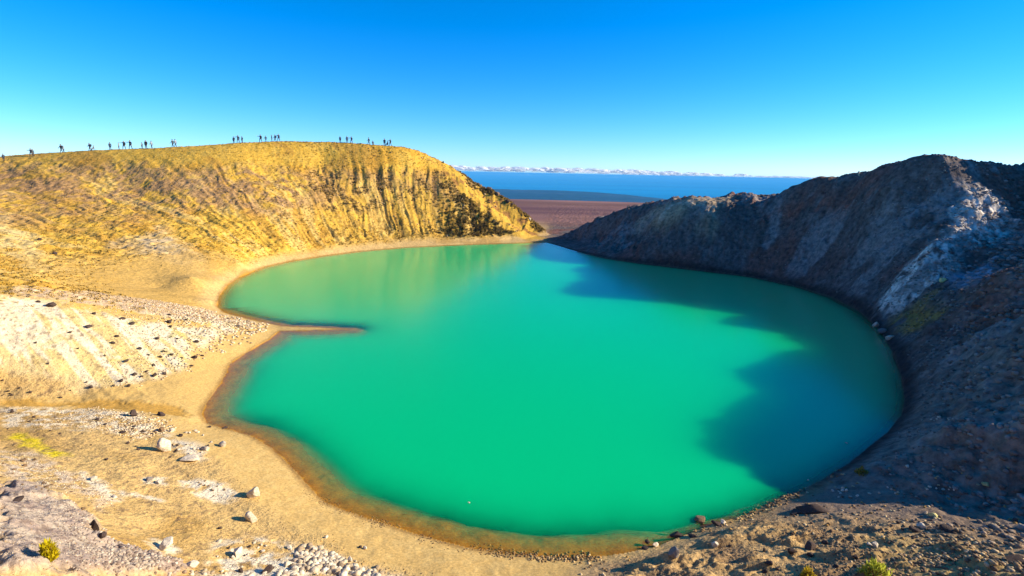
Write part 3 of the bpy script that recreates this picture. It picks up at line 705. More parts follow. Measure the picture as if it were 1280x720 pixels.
# boulders one can single out on the near left ground
for (px, py, w_, kind, label, sq, el) in [
    (318, 621, 20, 'pale', 'largest pale boulder on the sand by the near left beach, casting a long shadow', 1.25, 1.0),
    (314, 651, 17, 'pale', 'rounded pale boulder on the sand just below the largest boulder', 1.05, 1.0),
    (208, 686, 21, 'pale', 'rounded pale boulder beside the mauve rock outcrop', .95, 1.15),
    (297, 694, 17, 'pale', 'pale boulder amid white rubble at the bottom edge', .95, 1.0),
    (207, 563, 20, 'pale', 'pale angular block with black shadow at the white rubble below the path', 1.3, .9),
    (238, 574, 21, 'pale', 'broad white slab in the rubble beside the curve of the beach', .6, 1.3),
    (279, 558, 12, 'pale', 'pale stone standing at the edge of the beach by the rubble', .9, 1.0),
    (254, 562, 10, 'grey', 'grey stone between the white slab and the beach', .8, 1.0),
    (167, 520, 13, 'dark', 'left one of two dark boulders just below the footpath', .85, 1.0),
    (202, 519, 11, 'dark', 'right one of two dark boulders just below the footpath', .85, 1.0),
    (202, 539, 10, 'brown', 'brown stone below the two dark path boulders', .8, 1.0),
    (226, 545, 7, 'dark', 'small dark stone at the top of the white rubble by the beach', .8, 1.0),
    (154, 541, 8, 'dark', 'dark stone alone left of the white rubble', .75, 1.0),
    (186, 600, 9, 'grey', 'grey stone in a small white patch on the ochre slope', .8, 1.1),
    (198, 604, 10, 'pale', 'pale stone in a small white patch on the ochre slope', .8, 1.1),
    (239, 709, 15, 'pale', 'pale stone right of the rounded boulder at the bottom edge', .8, 1.2),
    (382, 702, 11, 'pale', 'pale stone at the right end of the bottom white rubble', .9, 1.0),
    (333, 715, 15, 'dark', 'dark stone at the bottom edge below the white rubble', .7, 1.2),
    (301, 715, 9, 'dark', 'small dark stone at the bottom edge left of the larger dark one', .7, 1.0),
    (275, 661, 6, 'dark', 'small dark stone on bare ochre ground below the two boulders', .8, 1.0),
    (133, 575, 6, 'dark', 'small dark stone on bare ochre ground above the outcrop', .8, 1.0),
    (120, 664, 17, 'dark', 'dark ragged rock at the upper end of the mauve outcrop', 1.3, .7),
    (128, 672, 13, 'dark', 'dark rock leaning below the ragged rock of the mauve outcrop', .8, .8),
    (20, 625, 15, 'dark', 'dark flat rock on the top of the mauve outcrop', .5, 1.3),
    (118, 600, 8, 'pale', 'pale stone at the head of a white streak on the ochre slope', .8, 1.2),
    (142, 622, 8, 'pale', 'pale stone at the foot of a white streak on the ochre slope', .7, 1.4),
    (456, 686, 7, 'pale', 'white stone on the near beach close under the shore', .8, 1.0),
    (408, 672, 6, 'pale', 'white pebble on the near beach left of the white stone', .8, 1.0),
    (450, 684, 6, 'dark', 'dark stone touching the white stone on the near beach', .7, 1.0),
    (262, 534, 5, 'dark', 'left dark stone at the water edge of the left bay', .6, 1.2),
    (282, 535, 6, 'dark', 'right dark stone at the water edge of the left bay', .6, 1.4),
    (819, 682, 9, 'pale', 'white stone between dark stones at the near right water edge', .9, 1.0),
    (809, 677, 9, 'dark', 'dark stone left of the white stone at the near water edge', .7, 1.1),
    (807, 686, 10, 'dark', 'flat dark stone below the white stone at the near water edge', .5, 1.3),
    (846, 669, 17, 'dark', 'flat dark stone lying in the brown shallows', .45, 1.2),
    (874, 650, 17, 'brown', 'brown rock pair breaking the surface of the shallows', .55, 1.2),
    (843, 695, 19, 'grey', 'grey angular rock on the gravel by the near right shore', .95, .9),
    (897, 656, 13, 'dark', 'dark stone beside a white stone at the top of the gravel', .6, 1.3),
    (904, 654, 9, 'pale', 'white stone at the top of the gravel beside the dark one', .8, 1.0),
    (894, 682, 10, 'pale', 'pale upright stone in the gravel below the shore', 1.1, .9),
    (866, 671, 14, 'dark', 'dark low stone at the edge of gravel and shallows', .5, 1.2),
    (1018, 640, 26, 'dark', 'large dark lumpy boulder at the foot of the dark slope', .55, 1.6),
    (995, 642, 15, 'dark', 'dark stone left of the large lumpy boulder', .55, 1.3),
    (1152, 660, 12, 'pale', 'cream stone on the sunlit gravel among long shadows', .8, 1.0),
    (1141, 663, 13, 'dark', 'dark stone left of the cream stone on sunlit gravel', .6, 1.2),
    (1094, 683, 11, 'pale', 'pale stone on the sunlit gravel above the yellow green plant', .9, 1.0),
    (1086, 681, 7, 'pale', 'small pale stone touching the pale stone above the plant', .8, 1.0),
    (1012, 685, 15, 'dark', 'dark blocky stone right of the pointed one on the bottom gravel', .7, 1.2),
    (988, 691, 12, 'dark', 'dark pointed stone left of the other on the bottom gravel', .9, .9),
    (1184, 662, 17, 'dark', 'dark low rock at the head of a long shadow', .5, 1.5),
    (1268, 702, 26, 'dark', 'dark rock at the right edge of the near gravel', .55, 1.4),
    (1232, 607, 9, 'yellow', 'yellowish stone on the shadow line of the dark slope', .8, 1.2),
    (1165, 645, 10, 'yellow', 'yellowish stone above the cream stone on sunlit gravel', .7, 1.2),
    (1134, 584, 7, 'pale', 'white stone in the shade high on the dark slope', .7, 1.3),
    (1167, 588, 5, 'pale', 'small white stone in the shade right of another', .7, 1.1),
    (1178, 352, 8, 'yellow', 'pale yellow boulder beside the blue grey hollow', .9, 1.0),
    (1095, 408, 10, 'pale', 'pale stones wedge at the foot of the pale spur', .9, 1.0),
    (1104, 416, 12, 'grey', 'grey boulder at the water edge below the pale spur', .8, 1.1),
    (1112, 424, 10, 'pale', 'pale boulder at the water edge below the pale spur', .8, 1.0),
    (1074, 219, 4, 'pale', 'pale standing stone on the skyline of the dark hill', 2.2, .7),
    (554, 204, 4, 'dark', 'dark stone on the descending skyline of the yellow hill', 1.5, .8),
    (611, 238, 9, 'brown', 'brown crag on the descending edge of the yellow hill', .9, 1.2),
    (622, 244, 8, 'brown', 'brown crag below another on the edge of the yellow hill', .9, 1.0),
    (634, 253, 7, 'dark', 'dark crag on the edge of the yellow hill', 1.0, 1.0),
    (640, 257, 6, 'dark', 'lowest dark crag on the edge of the yellow hill', 1.1, 1.0),
    (662, 275, 5, 'pale', 'pale stone low on the descending edge of the yellow hill', .9, 1.0),
    (50, 300, 6, 'dark', 'upper dark stone alone on the yellow slope at the left', .8, 1.0),
    (69, 318, 7, 'dark', 'lower dark stone alone on the yellow slope at the left', .8, 1.0)]:
    put_rock(px, py, w_, kind, label, 'boulder' if w_ >= 10 else 'stone', squash=sq, elong=el)

# dark stones strewn over the white slope
for (px, py, w_) in [(65, 383, 12), (110, 409, 9), (153, 399, 7), (165, 405, 7), (212, 403, 9), (213, 409, 6), (118, 393, 7), (146, 421, 7), (141, 429, 6), (197, 424, 7), (175, 436, 6), (201, 447, 6), (215, 444, 6), (205, 440, 5),
                     (245, 428, 7), (158, 452, 7), (243, 448, 8), (240, 458, 5), (253, 445, 5), (193, 470, 8), (192, 457, 6), (168, 469, 7), (183, 465, 5), (177, 471, 5), (205, 468, 6), (152, 477, 7), (161, 483, 6), (142, 483, 5), (108, 478, 4),
                     (114, 485, 7), (47, 378, 6), (87, 416, 5), (227, 448, 4), (45, 429, 5), (212, 394, 5), (233, 400, 5), (285, 399, 5), (296, 408, 5), (310, 415, 4), (222, 424, 4), (186, 444, 4), (131, 445, 4), (98, 436, 4), (60, 455, 4)]:
    put_rock(px, py, w_, 'dark', 'dark stone strewn on the white pumice slope', 'stone', group='dark stones on the white slope')
# cobbles below the path, pale and dark
def strew(poly, n, kinds, label, group, lo, hi, seed):
    r_ = random.Random(seed); xs = [p[0] for p in poly]; ys = [p[1] for p in poly]; k = 0
    P_ = np.array(poly, float)
    while k < n:
        x = r_.uniform(min(xs), max(xs)); y = r_.uniform(min(ys), max(ys))
        if poly_sd(np.array([x]), np.array([y]), P_)[0] < 0:
            q_ = hit(x, y)
            if q_ is None or q_[2] < .04: continue
            put_rock(x, y, lo + (hi - lo) * r_.random() ** 2.2, kinds, label, 'stone', group=group, squash=r_.choice((.6, .75, .9))); k += 1
strew([(0, 475), (110, 490), (90, 498), (0, 496)], 9, 'dark', 'small dark stone on the sand above the footpath', 'dark stones above the path', 3, 6, 1)
strew([(0, 510), (190, 522), (270, 560), (200, 575), (60, 545), (0, 535)], 34, 'dark', 'small dark cobble on the pale ground below the footpath', 'dark cobbles below the path', 3, 6, 2)
strew([(0, 565), (60, 578), (120, 615), (110, 640), (0, 600)], 22, 'brown', 'small brown cobble on the speckled slope above the outcrop', 'brown cobbles above the outcrop', 3, 7, 3)
strew([(262, 700), (300, 674), (350, 676), (420, 694), (500, 719), (262, 719)], 30, 'pale', 'pale cobble in the white rubble at the bottom edge', 'pale cobbles at the bottom edge', 4, 9, 4)
strew([(262, 700), (300, 674), (350, 676), (420, 694), (500, 719), (262, 719)], 16, 'dark', 'dark cobble in the white rubble at the bottom edge', 'dark cobbles at the bottom edge', 4, 7, 5)
strew([(205, 530), (245, 535), (272, 560), (240, 575), (212, 555)], 14, 'pale', 'pale cobble in the rubble beside the curve of the beach', 'pale cobbles by the beach', 4, 8, 6)
strew([(225, 602), (260, 600), (298, 620), (270, 622)], 10, 'brown', 'small brown cobble on the white patch left of the largest boulder', 'brown cobbles on the white patch', 3, 4, 7)
strew([(1145, 521), (1202, 522), (1202, 527), (1145, 526)], 11, 'pale', 'pale stone in a row on the shaded dark slope', 'row of pale stones on the dark slope', 3, 5, 8)
strew([(1040, 612), (1190, 606), (1200, 614), (1045, 622)], 22, 'pale', 'pale stone along the shadow line of the dark slope', 'pale stones along the shadow line', 3, 6, 9)
strew([(900, 690), (960, 650), (1270, 650), (1270, 718), (900, 718)], 26, 'dark', 'dark stone on the sunlit gravel at the bottom', 'dark stones on the sunlit gravel', 5, 12, 10)
for i_, (px, py, lab) in enumerate([(586, 628, 'tiny white pumice stone floating on the green water by the near shore'), (1058, 554, 'tiny white pumice stone floating on the shaded blue water, farther one'), (1010, 600, 'tiny white pumice stone floating on the shaded blue water close to shore')]):
    put_rock(px, py, 4, 'pale', lab, 'pumice stone', squash=.6, at=at_z(px, py, 0), zoff=.03)

# rubble nobody could count
iv1, if1 = ico(1)
def scatter(weight, n, seed):
    """random places on the ground, spread evenly as the polar grid is, with the given likelihood"""
    r_ = np.random.default_rng(seed)
    sel = np.nonzero((weight.ravel() > .05) & (np.abs(AZ.ravel()) < .9))[0]
    pw = weight.ravel()[sel].astype(float); pw /= pw.sum()
    c_ = sel[r_.choice(len(sel), size=n, p=pw)]
    i_, j_ = np.unravel_index(c_, X.shape)
    i_ = np.clip(i_, 1, X.shape[0] - 2); j_ = np.clip(j_, 1, X.shape[1] - 2)
    a_ = az[i_] + (r_.random(n) - .5) * (az[i_ + 1] - az[i_]); v_ = vv[j_] + (r_.random(n) - .5) * (vv[j_ + 1] - vv[j_])
    x = np.exp(v_) * np.sin(a_); y = np.exp(v_) * np.cos(a_)
    return x, y, ground(x, y), C[i_, j_], NRM[i_, j_]
def rubble(name, weight, n, lo, hi, tint, seed, rel=0.0):
    r_ = np.random.default_rng(seed)
    x, y, z, c, _ = scatter(weight, n, seed)
    s = lo + (hi - lo) * r_.random(n) ** 3
    if name == 'scree': s = s * np.clip(np.hypot(x, y) / 85, .16, 1)
    base, face = (iv1, if1)
    nb = len(base)
    jit = 1 + .5 * (r_.random((n, nb, 1)) - .5)
    sc = np.stack([.75 + .5 * r_.random(n), .75 + .5 * r_.random(n), .45 + .4 * r_.random(n)], -1)[:, None]
    p = base[None] * jit * sc * s[:, None, None]
    th = r_.random(n) * 6.28; ct, st = np.cos(th)[:, None], np.sin(th)[:, None]
    px_ = p[..., 0] * ct - p[..., 1] * st; py_ = p[..., 0] * st + p[..., 1] * ct
    V = np.stack([px_ + x[:, None], py_ + y[:, None], p[..., 2] + (z + s * .12)[:, None]], -1).reshape(-1, 3)
    F = (face[None] + (np.arange(n) * nb)[:, None, None]).reshape(-1, 3)
    t = np.array(tint, float); k = r_.random((n, 1))
    col = t[r_.integers(0, len(t), n)] * (.7 + .5 * k)
    col = col * (1 - rel) + c * (.7 + .5 * k) * rel
    col = np.repeat(col, nb, 0)
    link(name, mesh_np(name, V, F, [MAT_S], col, smooth=False), kind='stuff')
MAT_S = ground_mat('rubble_stone', 9, .3, .25)
dry = (sd > .35) & (RR > 7)
rubble('gravel', (right_near * dry * (.3 + sstep(.42, .62, n2))).astype(float), 12000, .025, .15, [(.36, .24, .13), (.16, .105, .07), (.50, .37, .22), (.26, .17, .10)], 401)
rubble('pumice_gravel', ((white * .30 + pink * .30 + speck + speck2 * .9 + zone([(258, 700), (300, 672), (345, 676), (420, 694), (500, 722), (250, 722)], .5) * .22 * sstep(.4, .6, n2)) * dry * left).astype(float), 6500, .03, .17, [(.66, .56, .42), (.52, .40, .28), (.22, .15, .11), (.70, .60, .46), (.34, .25, .17)], 402, .3)
rubble('outcrop_grit', (outc * dry).astype(float), 2200, .015, .09, [(.36, .28, .22), (.20, .14, .12), (.52, .43, .34)], 406, .2)
rubble('ochre_gravel', (left * dry * (1 - sstep(58, 70, RR)) * (1 - beach) * (1 - bpoly * .9)).astype(float), 9000, .02, .085, [(.45, .27, .09), (.24, .15, .08), (.64, .50, .30), (.16, .10, .07)], 403, .2)
rubble('shore_pebbles', (left * (np.abs(sd - .1) < 1.0) * np.exp(-((sd - .1) / .45) ** 2) * (RR < 80) * sstep(.42, .6, n2)).astype(float), 1300, .02, .10, [(.30, .18, .08), (.18, .11, .06), (.50, .36, .18), (.12, .08, .05)], 407, .2)
rubble('scree', (right_far * dry * up * (.35 + sstep(.45, .65, n2) + 1.2 * pale + knoll)).astype(float), 10000, .10, .80, [(.14, .11, .10), (.30, .26, .24), (.09, .065, .06), (.44, .39, .35)], 404, .62)
rubble('hillside_stones', (hill * dry * (.15 + band * .6 + spotty * .3)).astype(float), 1200, .08, .40, [(.34, .22, .12), (.16, .10, .07), (.50, .38, .24)], 405, .3)

# ------------------------------------------------------------------ grass and heath
def tufts(name, weight, n, hgt, wid, blades, tint, rel, seed, mat):
    r_ = np.random.default_rng(seed)
    x, y, z, c, nn = scatter(weight, n, seed)
    h = hgt * (.6 + .8 * r_.random(n))
    th = r_.random((n, blades)) * 6.28
    lean = .25 + .55 * r_.random((n, blades))
    rad = wid * (.3 + .7 * r_.random((n, blades)))
    bx = x[:, None] + np.cos(th) * rad * .5; by = y[:, None] + np.sin(th) * rad * .5
    tx = bx + np.cos(th) * h[:, None] * lean; ty = by + np.sin(th) * h[:, None] * lean
    hw = wid * .28
    sx, sy = -np.sin(th) * hw, np.cos(th) * hw
    zb = np.broadcast_to(z[:, None] - .04, bx.shape)
    V = np.stack([np.stack([bx - sx, by - sy, zb], -1), np.stack([bx + sx, by + sy, zb], -1), np.stack([tx, ty, zb + h[:, None] * (1 - .35 * lean)], -1)], 2).reshape(-1, 3)
    F = np.arange(n * blades * 3).reshape(-1, 3)
    t = np.array(tint, float)
    col = (t[r_.integers(0, len(t), n)] * (1 - rel) + c * rel) * (.75 + .5 * r_.random((n, 1)))
    col = np.repeat(col, blades * 3, 0)
    nr = np.repeat(nn + np.array([0.5, 0, .5]), blades * 3, 0); nr = nr + r_.normal(size=nr.shape) * .25; nr /= np.linalg.norm(nr, axis=1, keepdims=True)
    link(name, mesh_np(name, V, F, [mat], col, normals=nr), kind='stuff')
m_, nt, b = new_mat('dry_grass'); MAT_T = m_
at = nd(nt, 'ShaderNodeAttribute', attribute_name='soil'); nt.links.new(at.outputs['Color'], b.inputs['Base Color']); b.inputs['Roughness'].default_value = .8; b.inputs['Specular IOR Level'].default_value = .1
tf = nd(nt, 'ShaderNodeBsdfTranslucent'); nt.links.new(at.outputs['Color'], tf.inputs['Color'])
mxs = nd(nt, 'ShaderNodeMixShader'); mxs.inputs[0].default_value = .4; nt.links.new(b.outputs[0], mxs.inputs[1]); nt.links.new(tf.outputs[0], mxs.inputs[2]); nt.links.new(mxs.outputs[0], nt.nodes['Material Output'].inputs['Surface'])
tufts('tussock_grass', (hill * dry * (1 - .85 * smooth_face) * (1 - .7 * scree) * (1 - .6 * scree2) * (.35 + .65 * sstep(-.55, -.38, AZ)) * (.35 + .65 * sstep(.35, .6, n2))).astype(float), 21000, .24, .34, 5, [(.72, .46, .06), (.64, .38, .04), (.54, .35, .05)], .45, 501, MAT_T)
tufts('heath', (hill * dry * steep * (.25 + .75 * sstep(-.5, -.35, AZ)) * np.clip(spotty + .5 * sstep(.5, .3, gul) * sstep(.45, .6, n2) + .35 * band * sstep(.5, .62, n2), 0, 1) * (1 - smooth_face)).astype(float), 7000, .55, .50, 7, [(.15, .095, .028), (.10, .075, .022), (.24, .15, .04)], .2, 502, MAT_T)

# ------------------------------------------------------------------ single plants
def plant(px, py, hpx, wpx, leafcol, label, name, cat, seed, at=None, leaf=.16):
    q = hit(px, py) if at is None else at
    depth = (q - EYE) @ cF; hh = hpx * depth / FPX; ww = wpx * depth / FPX / 2
    r_ = np.random.default_rng(seed)
    root = bpy.data.objects.new(name, None); COL.objects.link(root); root.location = (q[0], q[1], float(ground(q[0], q[1])) - .02)
    root['label'] = label; root['category'] = cat
    st_v, st_f = [], []; lv, lf = [], []
    for k in range(16):                                   # woody stems
        th = r_.random() * 6.28; ln = .4 + .4 * r_.random()
        tip = np.array([math.cos(th) * ww * ln, math.sin(th) * ww * ln, hh * (.55 + .35 * r_.random())])
        bs = np.array([math.cos(th), math.sin(th), 0]) * ww * .08
        t_ = .012 + .02 * hh; o0 = len(st_v)
        for e, rr_ in ((bs, t_), ((bs + tip) / 2 + [0, 0, hh * .08], t_ * .7), (tip, t_ * .3)):
            for a3 in range(4): st_v.append(e + [math.cos(a3 * 1.57) * rr_, math.sin(a3 * 1.57) * rr_, 0])
        for s_ in range(2):
            for a3 in range(4): st_f.append([o0 + s_ * 4 + a3, o0 + s_ * 4 + (a3 + 1) % 4, o0 + s_ * 4 + 4 + (a3 + 1) % 4, o0 + s_ * 4 + 4 + a3])
    n = 420
    u = r_.normal(size=(n, 3)); u /= np.linalg.norm(u, axis=1, keepdims=True); u[:, 2] = np.abs(u[:, 2])
    rad = (.45 + .55 * r_.random((n, 1)) ** .5) * (.75 + .5 * vnoise(u[:, :1] * 2.3 + seed, u[:, 1:2] * 2.3 + u[:, 2:3], seed))
    ctr = u * rad * [ww, ww, hh]
    L = leaf * hh * (.6 + .8 * r_.random((n, 1)))
    d1 = u * .5 + [0, 0, .6] + r_.normal(size=(n, 3)) * .45; d1 /= np.linalg.norm(d1, axis=1, keepdims=True)
    d2 = np.cross(d1, r_.normal(size=(n, 3))); d2 /= np.linalg.norm(d2, axis=1, keepdims=True)
    V = np.stack([ctr - d1 * L, ctr + d2 * L * .28, ctr + d1 * L * 1.25, ctr - d2 * L * .28], 1).reshape(-1, 3)
    col = np.repeat(np.array(leafcol) * (.45 + .85 * r_.random((n, 1))), 4, 0)
    link('foliage', mesh_np('foliage', V, np.arange(n * 4).reshape(-1, 4), [MAT_T], col, smooth=False), root)
    link('stem', mesh_np('stem', np.array(st_v), np.array(st_f), [SM['brown']]), root)
plant(62, 699, 25, 17, (.62, .50, .01), 'bright yellow bush growing on the mauve rock outcrop', 'yellow_bush', 'bush', 61)
plant(1093, 721, 22, 34, (.50, .52, .06), 'yellow green leafy plant at the bottom edge of the gravel', 'leafy_plant', 'plant', 62)
plant(1009, 722, 13, 18, (.55, .40, .03), 'small yellow plant at the bottom edge left of the leafy one', 'small_plant', 'plant', 63)
plant(1077, 592, 8, 14, (.30, .24, .03), 'low yellow cushion plant in shade by the lake', 'cushion_plant', 'plant', 64)

# ------------------------------------------------------------------ hikers on the crest
def plain_mat(name, col, rough=.8):
    m_, nt, b = new_mat(name); no = nd(nt, 'ShaderNodeTexNoise'); no.inputs['Scale'].default_value = 18
    tc = nd(nt, 'ShaderNodeTexCoord'); nt.links.new(tc.outputs['Object'], no.inputs['Vector'])
    cr = nd(nt, 'ShaderNodeValToRGB'); c = np.array(col); cr.color_ramp.elements[0].color = (*(c * .8), 1); cr.color_ramp.elements[1].color = (*np.minimum(c * 1.2, 1), 1)
    nt.links.new(no.outputs['Fac'], cr.inputs['Fac']); nt.links.new(cr.outputs[0], b.inputs['Base Color']); b.inputs['Roughness'].default_value = rough
    return m_
PM = {k: plain_mat(k, c) for k, c in {'skin': (.45, .27, .18), 'navy_cloth': (.018, .03, .06), 'black_cloth': (.012, .014, .02), 'slate_cloth': (.05, .075, .10), 'teal_cloth': (.015, .05, .07), 'grey_cloth': (.22, .26, .30),
                                     'dark_trousers': (.015, .018, .028), 'blue_trousers': (.03, .05, .10), 'hair': (.03, .018, .012), 'boot': (.02, .015, .012), 'pack_cloth': (.03, .04, .06)}.items()}
def skin_mesh(verts, edges, radii, root=0, sub=2):
    me = bpy.data.meshes.new('tmp'); me.from_pydata([tuple(v) for v in verts], edges, []); me.update()
    o = bpy.data.objects.new('tmp', me); COL.objects.link(o)
    o.modifiers.new('skin', 'SKIN')
    if not me.skin_vertices: 
        me.attributes.new('skin', 'FLOAT', 'POINT')
    sv = me.skin_vertices[0].data
    for i, r_ in enumerate(radii): sv[i].radius = (r_, r_) if not isinstance(r_, tuple) else r_
    for i in range(len(radii)): sv[i].use_root = (i == root)
    s = o.modifiers.new('sub', 'SUBSURF'); s.levels = sub; s.render_levels = sub
    dg = bpy.context.evaluated_depsgraph_get(); out = bpy.data.meshes.new_from_object(o.evaluated_get(dg))
    bpy.data.objects.remove(o); bpy.data.meshes.remove(me)
    return out
def person_meshes(pose, jacket, trousers):
    V = []; E = []; Rr = []
    def add(p, r_, par=None):
        V.append(Vector(p)); Rr.append(r_)
        if par is not None: E.append((par, len(V) - 1))
        return len(V) - 1
    stride = {'stand': .0, 'walk': .27, 'wide': .10, 'sit': 0}[pose]
    sit = pose == 'sit'; dz_ = -.50 if sit else (-.03 if pose == 'walk' else 0)
    pel = add((0, 0, .95 + dz_), .135)
    ab = add((0, .01, 1.10 + dz_), .125, pel); ch = add((0, .0, 1.32 + dz_), .150, ab); nk = add((0, .015, 1.49 + dz_), .060, ch)
    hd = add((0, .03, 1.60 + dz_), .088, nk); hd2 = add((0, .025, 1.70 + dz_), .080, hd)
    tips = {}
    for s in (-1, 1):
        sh = add((s * .19, 0, 1.42 + dz_), .065, ch)
        if pose == 'wide' and s > 0: el = add((.40, .14, 1.30), .048, sh); wr = add((.52, .30, 1.42), .034, el); hdv = Vector((.4, .6, .5)).normalized()
        elif pose == 'walk': el = add((s * .25, -s * .12 - .02, 1.14 + dz_), .048, sh); wr = add((s * .24, -s * .20 + .12, .92 + dz_), .034, el); hdv = Vector((0, .35, -.9)).normalized()
        elif sit: el = add((s * .26, .10, 1.16 + dz_), .048, sh); wr = add((s * .16, .34, 1.06 + dz_), .034, el); hdv = Vector((-s * .2, .9, -.3)).normalized()
        else: el = add((s * .25, -.03, 1.13), .048, sh); wr = add((s * .25, .05, .88), .034, el); hdv = Vector((0, .15, -1)).normalized()
        palm = add(V[wr] + hdv * .07, .030, wr)
        side = hdv.cross(Vector((s, 0, 0))).normalized()
        for k, (off, ln) in enumerate(((-.027, .065), (-.009, .078), (.009, .072), (.027, .055))):
            f1 = add(V[palm] + hdv * .04 + side * off, .009, palm); add(V[f1] + hdv * ln * .8 - Vector((s, 0, 0)) * ln * .4, .008, f1)
        t1 = add(V[wr] + hdv * .04 + side * -.04, .011, palm); add(V[t1] + hdv * .035 + side * -.015, .009, t1)
        hip = add((s * .10, 0, .88 + dz_), .105, pel)
        if sit: kn = add((s * .13, .42, .50), .065, hip); an = add((s * .12, .46, .10), .045, kn)
        else:
            yy = s * stride
            kn = add((s * (.11 + (.05 if pose == 'wide' else 0)), yy * .55 + .03, .50), .066, hip); an = add((s * (.11 + (.09 if pose == 'wide' else 0)), yy, .09 + (.05 if (pose == 'walk' and s < 0) else 0)), .045, kn)
        heel = add(V[an] + Vector((0, -.02, -.045)), .042, an); add(V[heel] + Vector((0, .18, -.005)), .035, heel)
    add((0, .125, 1.605 + dz_), .012, hd)                                   # nose
    me = skin_mesh(V, E, Rr)
    for k in (jacket, trousers, 'skin', 'boot', 'hair'): me.materials.append(PM[k])
    hands = [V[i] for i in range(len(V)) if Rr[i] in (.030, .009, .008, .011)]
    feet = [V[i] for i in range(len(V)) if Rr[i] in (.042, .035)]
    hips = .93 + dz_
    for p in me.polygons:
        c = p.center
        if any((c - h).length < .06 for h in hands): p.material_index = 2
        elif any((c - f_).length < .075 for f_ in feet): p.material_index = 3
        elif c.z > 1.50 + dz_ and abs(c.x) < .14: p.material_index = 2
        elif c.z < hips and (abs(c.x) < .21 or c.z < .7) and not any((c - V[i]).length < .075 for i in range(len(V)) if Rr[i] in (.048, .034)): p.material_index = 1
        else: p.material_index = 0
        p.use_smooth = True
    # face: eyes and mouth set into the head
    hv, hf = ico(2)
    hc = Vector((0, .012, 1.685 + dz_))
    cap = [(Vector(v) * .107) * 1.0 for v in hv]
    hm = bpy.data.meshes.new('hair'); bm = bmesh.new()
    vs_ = [bm.verts.new(hc + Vector((v.x * .95, v.y * 1.0, v.z * .95))) for v in cap]
    for f_ in hf:
        cc = sum((cap[i] for i in f_), Vector()) / 3
        if cc.z > .01 or (cc.y < -.02 and cc.z > -.07): bm.faces.new([vs_[i] for i in f_])
    bmesh.ops.delete(bm, geom=[v for v in bm.verts if not v.link_faces], context='VERTS')
    bmesh.ops.solidify(bm, geom=bm.faces[:], thickness=.012)
    bm.to_mesh(hm); bm.free(); hm.materials.append(PM['hair'])
    for p in hm.polygons: p.use_smooth = True
    ems = []
    for s in (-1, 1):
        bm = bmesh.new(); bmesh.ops.create_uvsphere(bm, u_segments=8, v_segments=6, radius=.013)
        bmesh.ops.translate(bm, verts=bm.verts, vec=(s * .032, .100, 1.645 + dz_)); e_ = bpy.data.meshes.new('eye'); bm.to_mesh(e_); bm.free(); e_.materials.append(PM['black_cloth']); ems.append(e_)
    # rucksack, strapped on
    bm = bmesh.new(); bmesh.ops.create_cube(bm, size=1)
    for v in bm.verts: v.co = Vector((v.co.x * (.30 if v.co.z < 0 else .25), v.co.y * .20 - .235, v.co.z * .50 + 1.26 + dz_))
    bmesh.ops.bevel(bm, geom=bm.edges[:], offset=.05, segments=3, affect='EDGES')
    pk = bpy.data.meshes.new('rucksack'); bm.to_mesh(pk); bm.free(); pk.materials.append(PM['pack_cloth'])
    for p in pk.polygons: p.use_smooth = True
    return me, hm, ems, pk
PCACHE = {}
def skyline(px):
    """foot of a walker on the crest seen above this bearing"""
    d = ray(px, 190); a_ = math.atan2(d[0], d[1])
    r_ = np.linspace(100, 175, 600); g = ground(r_ * math.sin(a_), r_ * math.cos(a_))
    i = int(np.argmax((g - CAM_Z) / r_)); i = max(i - 3, 0)
    return np.array([r_[i] * math.sin(a_), r_[i] * math.cos(a_), g[i]])
def hiker(px, pose, jacket, trousers, face_deg, label, pack=False, hgt=1.0, back=0.0):
    key = (pose, jacket, trousers)
    if key not in PCACHE: PCACHE[key] = person_meshes(*key)
    body, hair, eyes, pk = PCACHE[key]
    q = skyline(px)
    if back:
        a_ = math.atan2(q[0], q[1]); r_ = math.hypot(q[0], q[1]) + back; q = np.array([r_ * math.sin(a_), r_ * math.cos(a_), float(ground(r_ * math.sin(a_), r_ * math.cos(a_)))])
    o = bpy.data.objects.new('person', body); COL.objects.link(o)
    o.location = (q[0], q[1], q[2] - .03); o.rotation_euler = (0, 0, R(face_deg)); o.scale = (hgt * 1.18, hgt * 1.18, hgt * 1.02)
    o['label'] = label; o['category'] = 'person'; o['group'] = 'hikers along the yellow crest'
    link('hair', hair, o)
    for e_ in eyes: link('eye', e_, o)
    if pack: link('rucksack', pk, o)
